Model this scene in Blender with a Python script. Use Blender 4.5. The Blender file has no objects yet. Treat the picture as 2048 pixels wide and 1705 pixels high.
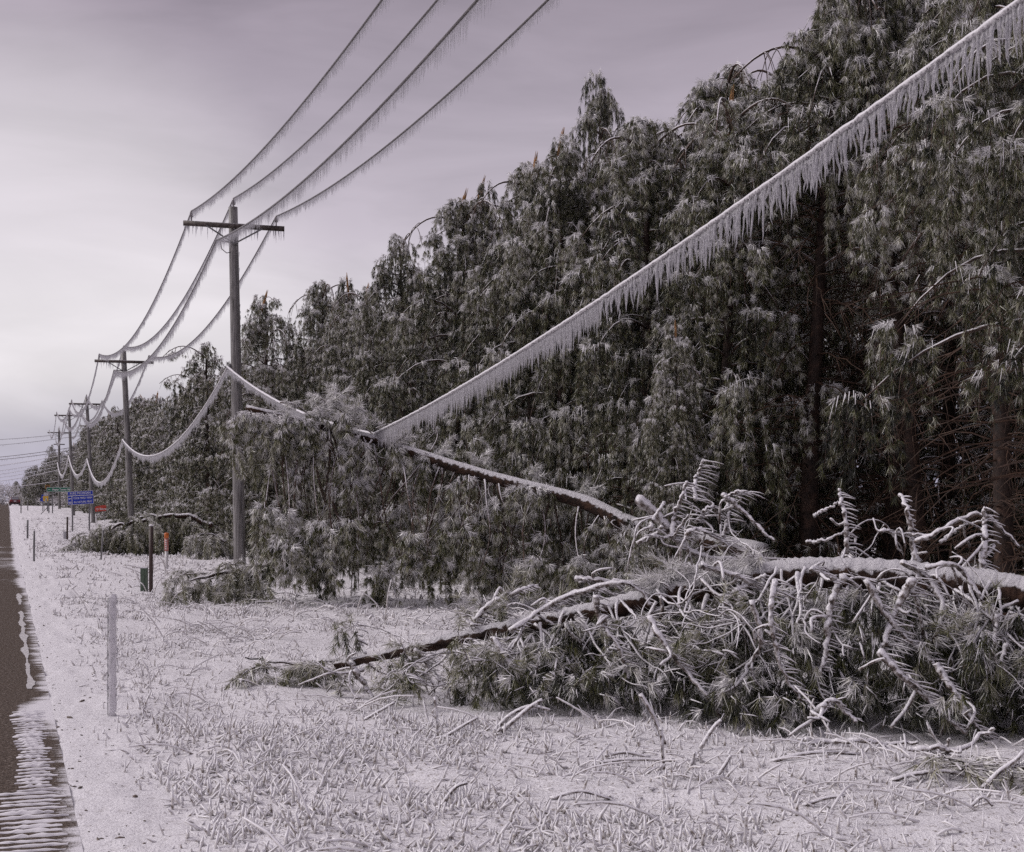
import bpy, math, random
import numpy as np
from mathutils import Vector

SC = bpy.context.scene
COL = SC.collection
# ------------------------------------------------------------------ camera, sky, light, exposure
FPX, EYE, HY, CX = 3000.0, 1.6, 1010.0, 1024.0      # focal length in photo pixels, eye height, horizon row, centre column
SLOPE = (15.0 - CX) / FPX                            # the road runs towards image column 15
cam_d = bpy.data.cameras.new('camera')
cam_d.sensor_width = 36.0
cam_d.lens = 36.0 * FPX / 2048.0
cam_d.shift_y = (HY - 852.5) / 2048.0
cam_d.clip_start, cam_d.clip_end = 0.1, 5000.0
cam = bpy.data.objects.new('camera', cam_d)
cam.location = (0, 0, EYE)
cam.rotation_euler = (math.radians(90), 0, 0)
COL.objects.link(cam)
SC.camera = cam

SUN_EL, SUN_AZ = math.radians(38), math.radians(-88)  # azimuth from +Y towards +X
wd = bpy.data.worlds.new('World'); SC.world = wd; wd.use_nodes = True
nt = wd.node_tree; nt.nodes.clear()
def wn(t, **k):
    n = nt.nodes.new(t)
    for a, b in k.items(): setattr(n, a, b)
    return n
w_out = wn('ShaderNodeOutputWorld'); w_bg = wn('ShaderNodeBackground')
sky = wn('ShaderNodeTexSky', sky_type='NISHITA', sun_disc=False)
sky.sun_elevation = SUN_EL; sky.sun_rotation = SUN_AZ
w_tc = wn('ShaderNodeTexCoord'); w_sep = wn('ShaderNodeSeparateXYZ')
nt.links.new(w_tc.outputs['Generated'], w_sep.inputs[0])
# overcast deck: brightness by elevation, broken up by soft noise
w_map = wn('ShaderNodeMapping'); w_map.inputs['Scale'].default_value = (1.6, 1.6, 5.0)
nt.links.new(w_tc.outputs['Generated'], w_map.inputs[0])
w_noi = wn('ShaderNodeTexNoise'); w_noi.inputs['Scale'].default_value = 1.7; w_noi.inputs['Detail'].default_value = 5; w_noi.inputs['Roughness'].default_value = .45
nt.links.new(w_map.outputs[0], w_noi.inputs['Vector'])
w_mul = wn('ShaderNodeMath', operation='MULTIPLY_ADD'); w_mul.inputs[1].default_value = 0.09; w_mul.inputs[2].default_value = -0.045
nt.links.new(w_noi.outputs['Fac'], w_mul.inputs[0])
w_add = wn('ShaderNodeMath', operation='ADD')
nt.links.new(w_sep.outputs['Z'], w_add.inputs[0]); nt.links.new(w_mul.outputs[0], w_add.inputs[1])
w_ramp = wn('ShaderNodeValToRGB')
r = w_ramp.color_ramp
r.elements[0].position = 0.0; r.elements[0].color = (.37, .35, .47, 1)
r.elements[1].position = 1.0; r.elements[1].color = (.44, .39, .45, 1)
for p_, c_ in ((.03, (.40, .375, .48)), (.058, (.45, .425, .51)), (.10, (.57, .53, .57)), (.135, (.57, .525, .565)), (.18, (.455, .405, .455)), (.25, (.37, .32, .37)), (.33, (.295, .245, .29)), (.5, (.34, .295, .34))):
    e = r.elements.new(p_); e.color = c_ + (1,)
nt.links.new(w_add.outputs[0], w_ramp.inputs[0])
# a soft glow where the cloud is thinner, low over the road ahead
w_dot = wn('ShaderNodeVectorMath', operation='DOT_PRODUCT'); w_dot.inputs[1].default_value = Vector((-.315, .94, .115)).normalized()
nt.links.new(w_tc.outputs['Generated'], w_dot.inputs[0])
w_gl = wn('ShaderNodeMapRange', interpolation_type='SMOOTHERSTEP'); w_gl.inputs[1].default_value = .972; w_gl.inputs[2].default_value = 1.0; w_gl.inputs[3].default_value = 0; w_gl.inputs[4].default_value = .30
nt.links.new(w_dot.outputs['Value'], w_gl.inputs[0])
w_gm = wn('ShaderNodeMapRange', interpolation_type='SMOOTHSTEP'); w_gm.inputs[1].default_value = .055; w_gm.inputs[2].default_value = .115
nt.links.new(w_add.outputs[0], w_gm.inputs[0])
w_gx = wn('ShaderNodeMath', operation='MULTIPLY'); nt.links.new(w_gl.outputs[0], w_gx.inputs[0]); nt.links.new(w_gm.outputs[0], w_gx.inputs[1])
# soft bands and billows in the cloud deck
w_m2 = wn('ShaderNodeMapping'); w_m2.inputs['Scale'].default_value = (2.2, 2.2, 9.0); w_m2.inputs['Rotation'].default_value = (.12, .05, 0)
nt.links.new(w_tc.outputs['Generated'], w_m2.inputs[0])
w_n2 = wn('ShaderNodeTexNoise'); w_n2.inputs['Scale'].default_value = 2.3; w_n2.inputs['Detail'].default_value = 6; w_n2.inputs['Roughness'].default_value = .5; w_n2.inputs['Distortion'].default_value = .4
nt.links.new(w_m2.outputs[0], w_n2.inputs['Vector'])
w_mr = wn('ShaderNodeMapRange'); w_mr.inputs[1].default_value = .3; w_mr.inputs[2].default_value = .7; w_mr.inputs[3].default_value = .74; w_mr.inputs[4].default_value = 1.07
nt.links.new(w_n2.outputs['Fac'], w_mr.inputs[0])
w_bm = wn('ShaderNodeVectorMath', operation='SCALE'); nt.links.new(w_ramp.outputs[0], w_bm.inputs[0]); nt.links.new(w_mr.outputs[0], w_bm.inputs['Scale'])
w_ga = wn('ShaderNodeMixRGB'); w_ga.inputs[2].default_value = (1.05, 1.0, 1.0, 1)
nt.links.new(w_gx.outputs[0], w_ga.inputs[0]); nt.links.new(w_bm.outputs[0], w_ga.inputs[1])
w_mix = wn('ShaderNodeMixRGB'); w_mix.inputs[0].default_value = 0.93
w_sc = wn('ShaderNodeMixRGB', blend_type='MULTIPLY'); w_sc.inputs[0].default_value = 1; w_sc.inputs[2].default_value = (.1, .1, .1, 1)
nt.links.new(sky.outputs[0], w_sc.inputs[1])
nt.links.new(w_sc.outputs[0], w_mix.inputs[1]); nt.links.new(w_ga.outputs[0], w_mix.inputs[2])
nt.links.new(w_mix.outputs[0], w_bg.inputs[0]); w_bg.inputs[1].default_value = 1.0
nt.links.new(w_bg.outputs[0], w_out.inputs[0])

sun_d = bpy.data.lights.new('sun', 'SUN'); sun_d.energy = 1.5; sun_d.angle = math.radians(30); sun_d.color = (1, .95, .93)
sun_o = bpy.data.objects.new('sun', sun_d); COL.objects.link(sun_o)
sdir = Vector((math.sin(SUN_AZ) * math.cos(SUN_EL), math.cos(SUN_AZ) * math.cos(SUN_EL), math.sin(SUN_EL)))
sun_o.rotation_euler = (-sdir).to_track_quat('-Z', 'Y').to_euler()
SC.view_settings.view_transform = 'Standard'; SC.view_settings.look = 'None'
SC.view_settings.gamma = 1.0; SC.view_settings.exposure = 0.34
cy = SC.cycles
cy.max_bounces = 6; cy.diffuse_bounces = 1; cy.glossy_bounces = 2; cy.transmission_bounces = 4; cy.transparent_max_bounces = 12
cy.use_denoising = False
cy.use_adaptive_sampling = True; cy.adaptive_threshold = 0.02

# ------------------------------------------------------------------ helpers
RNG = np.random.default_rng(7)
def P(px, py, Y): return np.array(((px - CX) / FPX * Y, Y, EYE + (HY - py) / FPX * Y))
def RL(l, Y, z=0.0): return np.array((l + SLOPE * Y, Y, z))
def hsh(i, j, s):
    v = np.sin(i * 127.1 + j * 311.7 + s * 74.7) * 43758.5453
    return v - np.floor(v)
def vnoise(x, y, s=0):
    xi, yi = np.floor(x), np.floor(y); fx, fy = x - xi, y - yi
    fx = fx * fx * (3 - 2 * fx); fy = fy * fy * (3 - 2 * fy)
    a, b = hsh(xi, yi, s), hsh(xi + 1, yi, s); c, d = hsh(xi, yi + 1, s), hsh(xi + 1, yi + 1, s)
    return (a * (1 - fx) + b * fx) * (1 - fy) + (c * (1 - fx) + d * fx) * fy
def sstep(a, b, x):
    t = np.clip((x - a) / (b - a), 0, 1); return t * t * (3 - 2 * t)
PRY = [-100, 0, 40, 70, 95, 115, 138, 180, 257, 400, 1600]
PRZ = [0, 0, 0, -.22, -.05, .22, .62, 1.1, 1.43, 1.9, 5.0]
def gbase(l, Y):
    l = np.asarray(l, float); Y = np.asarray(Y, float)
    z = np.interp(Y, PRY, PRZ)
    return z - .5 * np.exp(-((Y - 70) / 16) ** 2) * sstep(2, 5, l)
def gz(l, Y):
    l = np.asarray(l, float); Y = np.asarray(Y, float)
    z = gbase(l, Y)
    veg = sstep(.45, 1.4, l)
    z = z + veg * ((vnoise(l * 1.3, Y * 1.3, 1) - .5) * .09 + (vnoise(l * 4, Y * 4, 2) - .5) * .05) + sstep(.3, .6, l) * (vnoise(l * 9, Y * 9, 3) - .5) * .034
    z = z - .05 * (1 - sstep(.2, .34, l + .16 * (vnoise(l * 5, Y * 3.1, 41) - .5) + .10 * (vnoise(l * 11, Y * 9, 42) - .5))) * sstep(-9, -8, l)          # a bed for the road
    return z
def gw(x, y):                                                          # ground height from world x, y
    return float(gz(x - SLOPE * y, y))

class Buf:
    """collects numpy geometry; build() makes ONE mesh"""
    def __init__(s): s.v, s.f, s.a, s.n = [], [], [], 0
    def add(s, v, f, a=None):
        v = np.asarray(v, np.float32).reshape(-1, 3); f = np.asarray(f, np.int64)
        s.v.append(v); s.f.append(f + s.n); s.n += len(v)
        s.a.append(np.zeros(len(v), np.float32) if a is None else np.broadcast_to(np.asarray(a, np.float32), (len(v),)))
    def mesh(s, name, mat, smooth=True):
        me = bpy.data.meshes.new(name)
        V = np.concatenate(s.v); me.vertices.add(len(V)); me.vertices.foreach_set('co', V.ravel())
        loops = np.concatenate([f.ravel() for f in s.f]).astype(np.int32)
        tot = np.concatenate([np.full(len(f), f.shape[1]) for f in s.f]).astype(np.int32)
        st = np.concatenate(([0], np.cumsum(tot)[:-1])).astype(np.int32)
        me.loops.add(len(loops)); me.loops.foreach_set('vertex_index', loops)
        me.polygons.add(len(tot)); me.polygons.foreach_set('loop_start', st); me.polygons.foreach_set('loop_total', tot)
        me.polygons.foreach_set('use_smooth', np.full(len(tot), smooth))
        at = me.attributes.new('v', 'FLOAT', 'POINT'); at.data.foreach_set('value', np.concatenate(s.a))
        me.update(calc_edges=True); me.materials.append(mat)
        return me
    def build(s, name, mat, parent=None, smooth=True):
        return link(name, s.mesh(name, mat, smooth), parent)
def link(name, me, parent=None):
    o = bpy.data.objects.new(name, me); COL.objects.link(o)
    if parent: o.parent = parent
    return o
def tag(o, label=None, cat=None, group=None, kind=None):
    for k, x in (('label', label), ('category', cat), ('group', group), ('kind', kind)):
        if x: o[k] = x
    return o
def empty(name, loc=(0, 0, 0), rz=0.0):
    o = bpy.data.objects.new(name, None); COL.objects.link(o); o.location = loc; o.rotation_euler = (0, 0, rz); o.empty_display_size = .1
    return o
def nrm(a): return a / np.maximum(np.linalg.norm(a, axis=-1, keepdims=True), 1e-9)
def tubes(B, Pt, R, sides=5, a=None, caps=True):
    """Pt (m,n,3), R (m,n) -> m tubes"""
    Pt = np.asarray(Pt, float); R = np.asarray(R, float)
    m, n, _ = Pt.shape
    T = nrm(np.gradient(Pt, axis=1))
    mean = nrm(T.mean(1)); k = np.argmin(np.abs(mean), axis=1); ref = np.eye(3)[k][:, None, :]
    U = nrm(np.cross(T, ref)); W = np.cross(T, U)
    th = np.arange(sides) * 2 * math.pi / sides
    ring = Pt[:, :, None, :] + R[:, :, None, None] * (np.cos(th)[None, None, :, None] * U[:, :, None, :] + np.sin(th)[None, None, :, None] * W[:, :, None, :])
    base = (np.arange(m) * n * sides)[:, None, None]
    i = np.arange(n - 1)[None, :, None] * sides; j = np.arange(sides)[None, None, :]; j2 = (j + 1) % sides
    q = np.stack([base + i + j, base + i + j2, base + i + sides + j2, base + i + sides + j], -1).reshape(-1, 4)
    av = None
    if a is not None: av = np.broadcast_to(np.asarray(a, float).reshape(m, -1, 1), (m, n, sides)).reshape(-1)
    n0 = B.n
    B.add(ring, q, av)
    if caps:
        c0 = (np.arange(m) * n * sides)[:, None] + np.arange(sides)[::-1][None]
        c1 = (np.arange(m) * n * sides + (n - 1) * sides)[:, None] + np.arange(sides)[None]
        B.f.append(np.concatenate([c0, c1]) + n0)
def tube(B, pts, r, sides=6, a=None):
    pts = np.asarray(pts, float); r = np.broadcast_to(np.asarray(r, float), (len(pts),))
    tubes(B, pts[None], r[None], sides, None if a is None else np.broadcast_to(np.asarray(a, float), (len(pts),))[None])
def box(B, c, s, R=None):
    x, y, z = np.asarray(s) / 2.0
    v = np.array([[-x, -y, -z], [x, -y, -z], [x, y, -z], [-x, y, -z], [-x, -y, z], [x, -y, z], [x, y, z], [-x, y, z]])
    if R is not None: v = v @ np.asarray(R).T
    B.add(v + np.asarray(c), [[0, 3, 2, 1], [4, 5, 6, 7], [0, 1, 5, 4], [1, 2, 6, 5], [2, 3, 7, 6], [3, 0, 4, 7]])
def resample(pts, n):
    """smooth polyline through pts (Catmull-Rom), n points"""
    p = np.asarray(pts, float); k = len(p)
    q = np.vstack([2 * p[0] - p[1], p, 2 * p[-1] - p[-2]])
    t = np.linspace(0, k - 1 - 1e-9, n); i = t.astype(int); u = (t - i)[:, None]
    a, b, c, d = q[i], q[i + 1], q[i + 2], q[i + 3]
    return .5 * (2 * b + (c - a) * u + (2 * a - 5 * b + 4 * c - d) * u ** 2 + (3 * b - a - 3 * c + d) * u ** 3)
def needles(B, p, t, v, n, L, w, rng, lo=25, hi=70, grav=.35):
    """n iced needles at each node p with axis t and whiteness v"""
    p = np.repeat(p, n, 0); t = np.repeat(t, n, 0); v = np.repeat(v, n)
    m = len(p)
    rv = rng.normal(size=(m, 3)); pr = nrm(rv - (rv * t).sum(1, keepdims=True) * t)
    th = np.radians(rng.uniform(lo, hi, m))[:, None]
    d = t * np.cos(th) + pr * np.sin(th); d[:, 2] -= grav * rng.uniform(.4, 1.4, m); d = nrm(d)
    ln = (L * rng.uniform(.6, 1.1, m))[:, None]
    s = nrm(np.cross(d, rng.normal(size=(m, 3)))) * (w * rng.uniform(.7, 1.4, m))[:, None]
    p = p + rng.normal(size=(m, 3)) * L * .06
    V = np.stack([p - s, p + s, p + d * ln], 1)
    vv = np.clip(v + rng.normal(0, .12, m) + .45 * np.clip(d[:, 2] + .4, 0, 1), 0, 1.3)
    A = np.stack([vv * .8, vv * .8, vv * 1.25], 1)
    B.add(V, np.arange(m * 3).reshape(m, 3), A.ravel())
def clump(g, E, rad, ln, ns, vb, dens, rec, Lb=None, snow=.5, zmin=.05):
    """a rounded, hanging bough: snow on its dome, green tassels below"""
    s = np.linspace(0, 1, 5)
    for j in range(ns):
        a = g.uniform(0, 6.283); q = math.sqrt(g.random()); u = np.array((math.cos(a), math.sin(a), 0)); le = ln * (1 - .35 * q) * g.uniform(.55, 1.15)
        p = E + u * rad * q + np.array((0, 0, .16 * (1 - q * q)))
        path = p + np.outer(.16 * q * (1 - (1 - s) ** 2), u) + np.outer(.03 * s - le * s ** 1.25, [0, 0, 1]) + np.outer(s, g.normal(0, .04, 3) * [1, 1, 0])
        path[:, 2] = np.maximum(path[:, 2], zmin + .08 * g.random())
        k = max(3, int(le / dens)); x = np.sort(g.random(k)); pitch = g.uniform(.16, .26) / max(le, .2)
        x = np.clip(x - .11 * pitch * np.sin(6.283 * x / pitch), 0, 1)
        nodes = np.stack([np.interp(x, s, path[:, i]) for i in range(3)], 1) + g.normal(0, .022, (k, 3))
        top = np.clip(1 - x * 5.0, 0, 1)[:, None]
        t = nrm(np.array((0, 0, -1.0)) * (1 - top) + (u * .8 + np.array((0, 0, -.15))) * top + u * .28)
        ph = np.mod(x / pitch, 1.0)
        rec(nodes, t, vb + g.normal(0, .11) + snow * top[:, 0] + .34 * np.clip(1 - 2.2 * ph, -.25, 1) + .12 * (g.random(k) - .5))
        if Lb is not None: tube(Lb, path[::2], np.linspace(.007, .003, 3), 3)

# ------------------------------------------------------------------ materials
MATS = {}
def mat(name, build):
    m = bpy.data.materials.new(name); m.use_nodes = True
    n = m.node_tree; b = n.nodes['Principled BSDF']
    build(n, b); MATS[name] = m
    return m
def nd(n, t, **k):
    x = n.nodes.new(t)
    for a, b in k.items(): setattr(x, a, b)
    return x
def noise(n, scale, detail=3, rough=.55, vec=None):
    x = nd(n, 'ShaderNodeTexNoise'); x.inputs['Scale'].default_value = scale; x.inputs['Detail'].default_value = detail; x.inputs['Roughness'].default_value = rough
    if vec is None:
        g = nd(n, 'ShaderNodeNewGeometry'); vec = g.outputs['Position']
    n.links.new(vec, x.inputs['Vector'])
    return x.outputs['Fac']
def ramp(n, fac, stops):
    x = nd(n, 'ShaderNodeValToRGB'); cr = x.color_ramp
    cr.elements[0].position, cr.elements[0].color = stops[0][0], tuple(stops[0][1]) + (1,)
    cr.elements[1].position, cr.elements[1].color = stops[-1][0], tuple(stops[-1][1]) + (1,)
    for p, c in stops[1:-1]:
        e = cr.elements.new(p); e.color = tuple(c) + (1,)
    n.links.new(fac, x.inputs[0]); return x.outputs[0]
def mix(n, f, a, b):
    x = nd(n, 'ShaderNodeMixRGB')
    for i, y in ((0, f), (1, a), (2, b)):
        if isinstance(y, (int, float)): x.inputs[i].default_value = y
        elif isinstance(y, tuple): x.inputs[i].default_value = y + (1,)
        else: n.links.new(y, x.inputs[i])
    return x.outputs[0]
def math_(n, op, a, b=None, c=None, clamp=False):
    x = nd(n, 'ShaderNodeMath', operation=op, use_clamp=clamp)
    for i, y in enumerate((a, b, c)):
        if y is None: continue
        if isinstance(y, (int, float)): x.inputs[i].default_value = y
        else: n.links.new(y, x.inputs[i])
    return x.outputs[0]
def attr(n, name='v'):
    x = nd(n, 'ShaderNodeAttribute', attribute_name=name); return x.outputs['Fac']
def nz(n):
    g = nd(n, 'ShaderNodeNewGeometry'); s = nd(n, 'ShaderNodeSeparateXYZ'); n.links.new(g.outputs['Normal'], s.inputs[0]); return s.outputs['Z']
def bump(n, b, h, strength=.5, dist=.02):
    x = nd(n, 'ShaderNodeBump'); x.inputs['Strength'].default_value = strength; x.inputs['Distance'].default_value = dist
    n.links.new(h, x.inputs['Height']); n.links.new(x.outputs[0], b.inputs['Normal'])
def setb(b, rough=.6, spec=.4):
    b.inputs['Roughness'].default_value = rough; b.inputs['Specular IOR Level'].default_value = spec
SNOW = (.82, .80, .83)
def snowtop(n, under, lo=.1, hi=.45, scale=25, amt=.5, cover=SNOW):
    """snow lying on what faces the sky, with a ragged edge"""
    f = math_(n, 'ADD', nz(n), math_(n, 'MULTIPLY_ADD', noise(n, scale, 3), amt * 2, -amt))
    mr = nd(n, 'ShaderNodeMapRange'); mr.inputs[1].default_value = lo; mr.inputs[2].default_value = hi
    n.links.new(f, mr.inputs[0])
    return mix(n, mr.outputs[0], under, cover)

def flat(name, col, rough=.5, spec=.4, var=.25, sc=12):
    def f(n, b):
        d = tuple(x * (1 - var) for x in col); l = tuple(min(1, x * (1 + var)) for x in col)
        n.links.new(ramp(n, noise(n, sc, 4), [(.3, d), (.7, l)]), b.inputs['Base Color']); setb(b, rough, spec)
    return mat(name, f)
def m_needle(n, b):
    c = ramp(n, attr(n), [(0, (.007, .008, .002)), (.2, (.034, .038, .008)), (.38, (.12, .122, .040)), (.56, (.36, .345, .25)), (.74, (.68, .665, .61)), (1, (.90, .88, .88))])  # dark end lowered to put deeper crown shadow into the needle colour
    n.links.new(c, b.inputs['Base Color']); setb(b, .28, .6)
mat('needle', m_needle)
def m_bark(n, b):
    g = nd(n, 'ShaderNodeTexCoord')
    f = noise(n, 9, 5, .65)
    c = ramp(n, f, [(.32, (.012, .008, .007)), (.5, (.05, .028, .02)), (.64, (.10, .054, .035))])
    n.links.new(snowtop(n, c, .22, .42, 16, .6), b.inputs['Base Color']); setb(b, .75, .25)
    bump(n, b, noise(n, 22, 5, .75), 1.0, .05)
mat('bark', m_bark)
def m_barkdry(n, b):
    f = noise(n, 7, 5, .65)
    c = ramp(n, f, [(.3, (.012, .008, .007)), (.55, (.04, .024, .018)), (.72, (.09, .05, .034))])
    n.links.new(c, b.inputs['Base Color']); setb(b, .7, .3)
    bump(n, b, noise(n, 22, 4, .7), .8, .02)
mat('bark_snowless', m_barkdry)  # dark brown bark that carries no snow
flat('dead_bark', (.055, .03, .019), .6, .35, .6, 6)
def m_limb(n, b):
    c = ramp(n, noise(n, 14, 3), [(.3, (.03, .02, .016)), (.6, (.10, .06, .042)), (.8, (.2, .15, .12))])
    n.links.new(snowtop(n, c, .35, .6, 30, .35), b.inputs['Base Color']); setb(b, .45, .45)
mat('limb', m_limb)
def m_icetwig(n, b):
    f = noise(n, 30, 3)
    c = ramp(n, f, [(.36, (.03, .02, .016)), (.46, (.12, .085, .068)), (.55, (.36, .33, .315)), (.70, (.66, .64, .64))])
    n.links.new(snowtop(n, c, -.12, .2, 34, .6), b.inputs['Base Color']); setb(b, .25, .55)
    bump(n, b, noise(n, 55, 3), .5, .02)
mat('iced_twig', m_icetwig)
def m_snowlump(n, b):
    b.inputs['Base Color'].default_value = (.84, .82, .85, 1); setb(b, .6, .2)
    b.inputs['Subsurface Weight'].default_value = 0
    bump(n, b, noise(n, 60, 3), .4, .01)
mat('snow_lump', m_snowlump)
def m_stalk(n, b):
    c = ramp(n, noise(n, 38, 2), [(.28, (.08, .058, .044)), (.36, (.33, .28, .245)), (.46, (.60, .565, .55)), (.66, (.78, .76, .77))])
    n.links.new(snowtop(n, c, .0, .42, 60, .35), b.inputs['Base Color']); setb(b, .3, .5)
mat('iced_stalk', m_stalk)
def m_ice(n, b):
    c = ramp(n, noise(n, 60, 2), [(.35, (.36, .345, .36)), (.62, (.78, .76, .78))])
    n.links.new(c, b.inputs['Base Color']); setb(b, .12, .6); b.inputs['IOR'].default_value = 1.31
    tr = nd(n, 'ShaderNodeBsdfTransparent'); tr.inputs[0].default_value = (.93, .93, .95, 1)
    tl = nd(n, 'ShaderNodeBsdfTranslucent'); tl.inputs[0].default_value = (.8, .79, .82, 1)
    m1 = nd(n, 'ShaderNodeMixShader'); m1.inputs[0].default_value = .35
    m2 = nd(n, 'ShaderNodeMixShader'); m2.inputs[0].default_value = .48
    o = n.nodes['Material Output']
    n.links.new(b.outputs[0], m1.inputs[1]); n.links.new(tl.outputs[0], m1.inputs[2])
    n.links.new(m1.outputs[0], m2.inputs[1]); n.links.new(tr.outputs[0], m2.inputs[2]); n.links.new(m2.outputs[0], o.inputs[0])
mat('ice', m_ice)
def m_wire(n, b):
    c = ramp(n, noise(n, 20, 2), [(.3, (.05, .045, .045)), (.7, (.16, .14, .14))])
    n.links.new(snowtop(n, c, .55, .9, 20, .15, (.6, .58, .6)), b.inputs['Base Color']); setb(b, .35, .5)
mat('iced_wire', m_wire)
def m_cable(n, b):
    c = ramp(n, noise(n, 45, 3), [(.34, (.10, .09, .10)), (.48, (.42, .40, .42)), (.7, (.66, .64, .66))])
    n.links.new(snowtop(n, c, -.25, .15, 40, .2), b.inputs['Base Color']); setb(b, .3, .5)
    bump(n, b, noise(n, 60, 2), .4, .01)
mat('iced_cable', m_cable)
def m_pole(n, b):
    tc = nd(n, 'ShaderNodeTexCoord'); mp = nd(n, 'ShaderNodeMapping'); mp.inputs['Scale'].default_value = (9, 9, .5)
    n.links.new(tc.outputs['Object'], mp.inputs[0])
    f = noise(n, 3, 5, .7, mp.outputs[0])
    c = ramp(n, f, [(.3, (.05, .045, .042)), (.48, (.16, .15, .145)), (.7, (.33, .315, .31))])
    s = noise(n, 1.1, 3, .6, mp.outputs[0])
    c = mix(n, ramp(n, s, [(.62, (0, 0, 0)), (.68, (1, 1, 1))]), c, (.045, .038, .034))
    n.links.new(c, b.inputs['Base Color']); setb(b, .42, .45); bump(n, b, f, .5, .02)
mat('pole_wood', m_pole)
def m_arm(n, b):
    c = ramp(n, noise(n, 12, 4), [(.35, (.035, .025, .022)), (.65, (.13, .105, .095))])
    n.links.new(snowtop(n, c, .5, .8, 30, .3, (.6, .58, .6)), b.inputs['Base Color']); setb(b, .5, .4)
mat('arm_wood', m_arm)
flat('insulator', (.20, .18, .19), .25, .6)
flat('steel', (.16, .155, .16), .45, .5)
flat('brown_post', (.055, .034, .03), .5, .4)
flat('green_box', (.085, .12, .085), .5, .4)
flat('orange_cap', (.55, .13, .015), .35, .5, .12)
flat('white_tube', (.62, .60, .60), .4, .5, .08)
flat('red_label', (.48, .20, .17), .5, .3, .3, 60)
flat('splintered_wood', (.34, .19, .085), .7, .2, .55, 30)
flat('sign_green', (.008, .13, .075), .4, .4, .12)
flat('sign_blue', (.006, .03, .36), .4, .4, .1)
flat('sign_yellow', (.62, .38, .05), .5, .3, .15)
flat('sign_brown', (.10, .04, .022), .5, .3, .15)
flat('sign_red', (.45, .05, .03), .45, .4, .15)
flat('sign_white', (.72, .70, .72), .5, .3, .05)
flat('sign_grey', (.42, .41, .43), .5, .3, .1)
flat('car_paint', (.10, .006, .012), .25, .6, .1)
flat('car_dark', (.012, .012, .014), .4, .4, .2)
flat('car_glass', (.16, .16, .18), .1, .7, .05)
flat('tail_light', (.35, .02, .02), .2, .6, .1)
flat('grit', (.12, .095, .08), .6, .3, .7, 40)
flat('snow_ridge', (.78, .76, .79), .6, .2, .06, 30)
flat('paint_line', (.50, .48, .48), .6, .3, .35, 25)

def m_ground(n, b):
    g = nd(n, 'ShaderNodeNewGeometry')
    f1 = noise(n, 2.2, 5, .6); f2 = noise(n, 16, 4, .65)
    c = ramp(n, f2, [(.32, (.60, .575, .58)), (.44, (.80, .78, .805)), (.7, (.86, .84, .865))])
    # thatch and twigs showing through the thin crust, only off the shoulder
    l = attr(n)
    tw = noise(n, 34, 3, .7)
    m = math_(n, 'MULTIPLY', ramp(n, tw, [(.35, (1, 1, 1)), (.43, (0, 0, 0))]), l)
    c = mix(n, m, c, (.24, .20, .175))
    n.links.new(c, b.inputs['Base Color']); setb(b, .55, .3)
    h = math_(n, 'ADD', math_(n, 'MULTIPLY', f2, .6), math_(n, 'MULTIPLY', noise(n, 70, 3, .6), .35))
    bump(n, b, h, .8, .04)
mat('snow_ground', m_ground)
def m_road(n, b):
    g = nd(n, 'ShaderNodeNewGeometry'); mp = nd(n, 'ShaderNodeMapping')
    mp.inputs['Rotation'].default_value = (0, 0, math.atan(SLOPE)); n.links.new(g.outputs['Position'], mp.inputs[0])
    sp = nd(n, 'ShaderNodeMapping'); sp.inputs['Scale'].default_value = (.35, 1.0, 1); n.links.new(mp.outputs[0], sp.inputs[0])
    asp = ramp(n, noise(n, 45, 6, .8), [(.34, (.012, .008, .006)), (.47, (.06, .043, .032)), (.58, (.15, .115, .092)), (.70, (.5, .47, .45))])
    streak = noise(n, 6, 4, .65, sp.outputs[0])
    big = noise(n, .55, 3, .55, mp.outputs[0])
    v = attr(n)                                    # snow likelihood laid down along the road
    s = math_(n, 'ADD', math_(n, 'ADD', math_(n, 'MULTIPLY_ADD', streak, .9, -.45), math_(n, 'MULTIPLY_ADD', big, .5, -.25)), v)
    fine = noise(n, 110, 3, .7)
    s = math_(n, 'ADD', s, math_(n, 'MULTIPLY_ADD', fine, .5, -.25))
    f = ramp(n, s, [(.42, (0, 0, 0)), (.60, (1, 1, 1))])
    n.links.new(mix(n, f, asp, (.74, .72, .75)), b.inputs['Base Color']); setb(b, .8, .15)
    bump(n, b, noise(n, 90, 3, .7), .5, .012)
mat('wet_asphalt', m_road)
def m_rime(n, b):
    tc = nd(n, 'ShaderNodeTexCoord'); mp = nd(n, 'ShaderNodeMapping'); mp.inputs['Scale'].default_value = (14, 14, 90); n.links.new(tc.outputs['Object'], mp.inputs[0])
    f = noise(n, 1.0, 4, .7, mp.outputs[0])
    n.links.new(ramp(n, f, [(.3, (.62, .60, .62)), (.42, (.84, .82, .84)), (.6, (.90, .88, .91))]), b.inputs['Base Color']); setb(b, .25, .5); bump(n, b, f, .35, .01)
    tl = nd(n, 'ShaderNodeBsdfTranslucent'); tl.inputs[0].default_value = (.9, .88, .92, 1)
    m1 = nd(n, 'ShaderNodeMixShader'); m1.inputs[0].default_value = .5
    n.links.new(b.outputs[0], m1.inputs[1]); n.links.new(tl.outputs[0], m1.inputs[2]); n.links.new(m1.outputs[0], n.nodes['Material Output'].inputs[0])
mat('rime_ice', m_rime)
M = MATS

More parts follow.
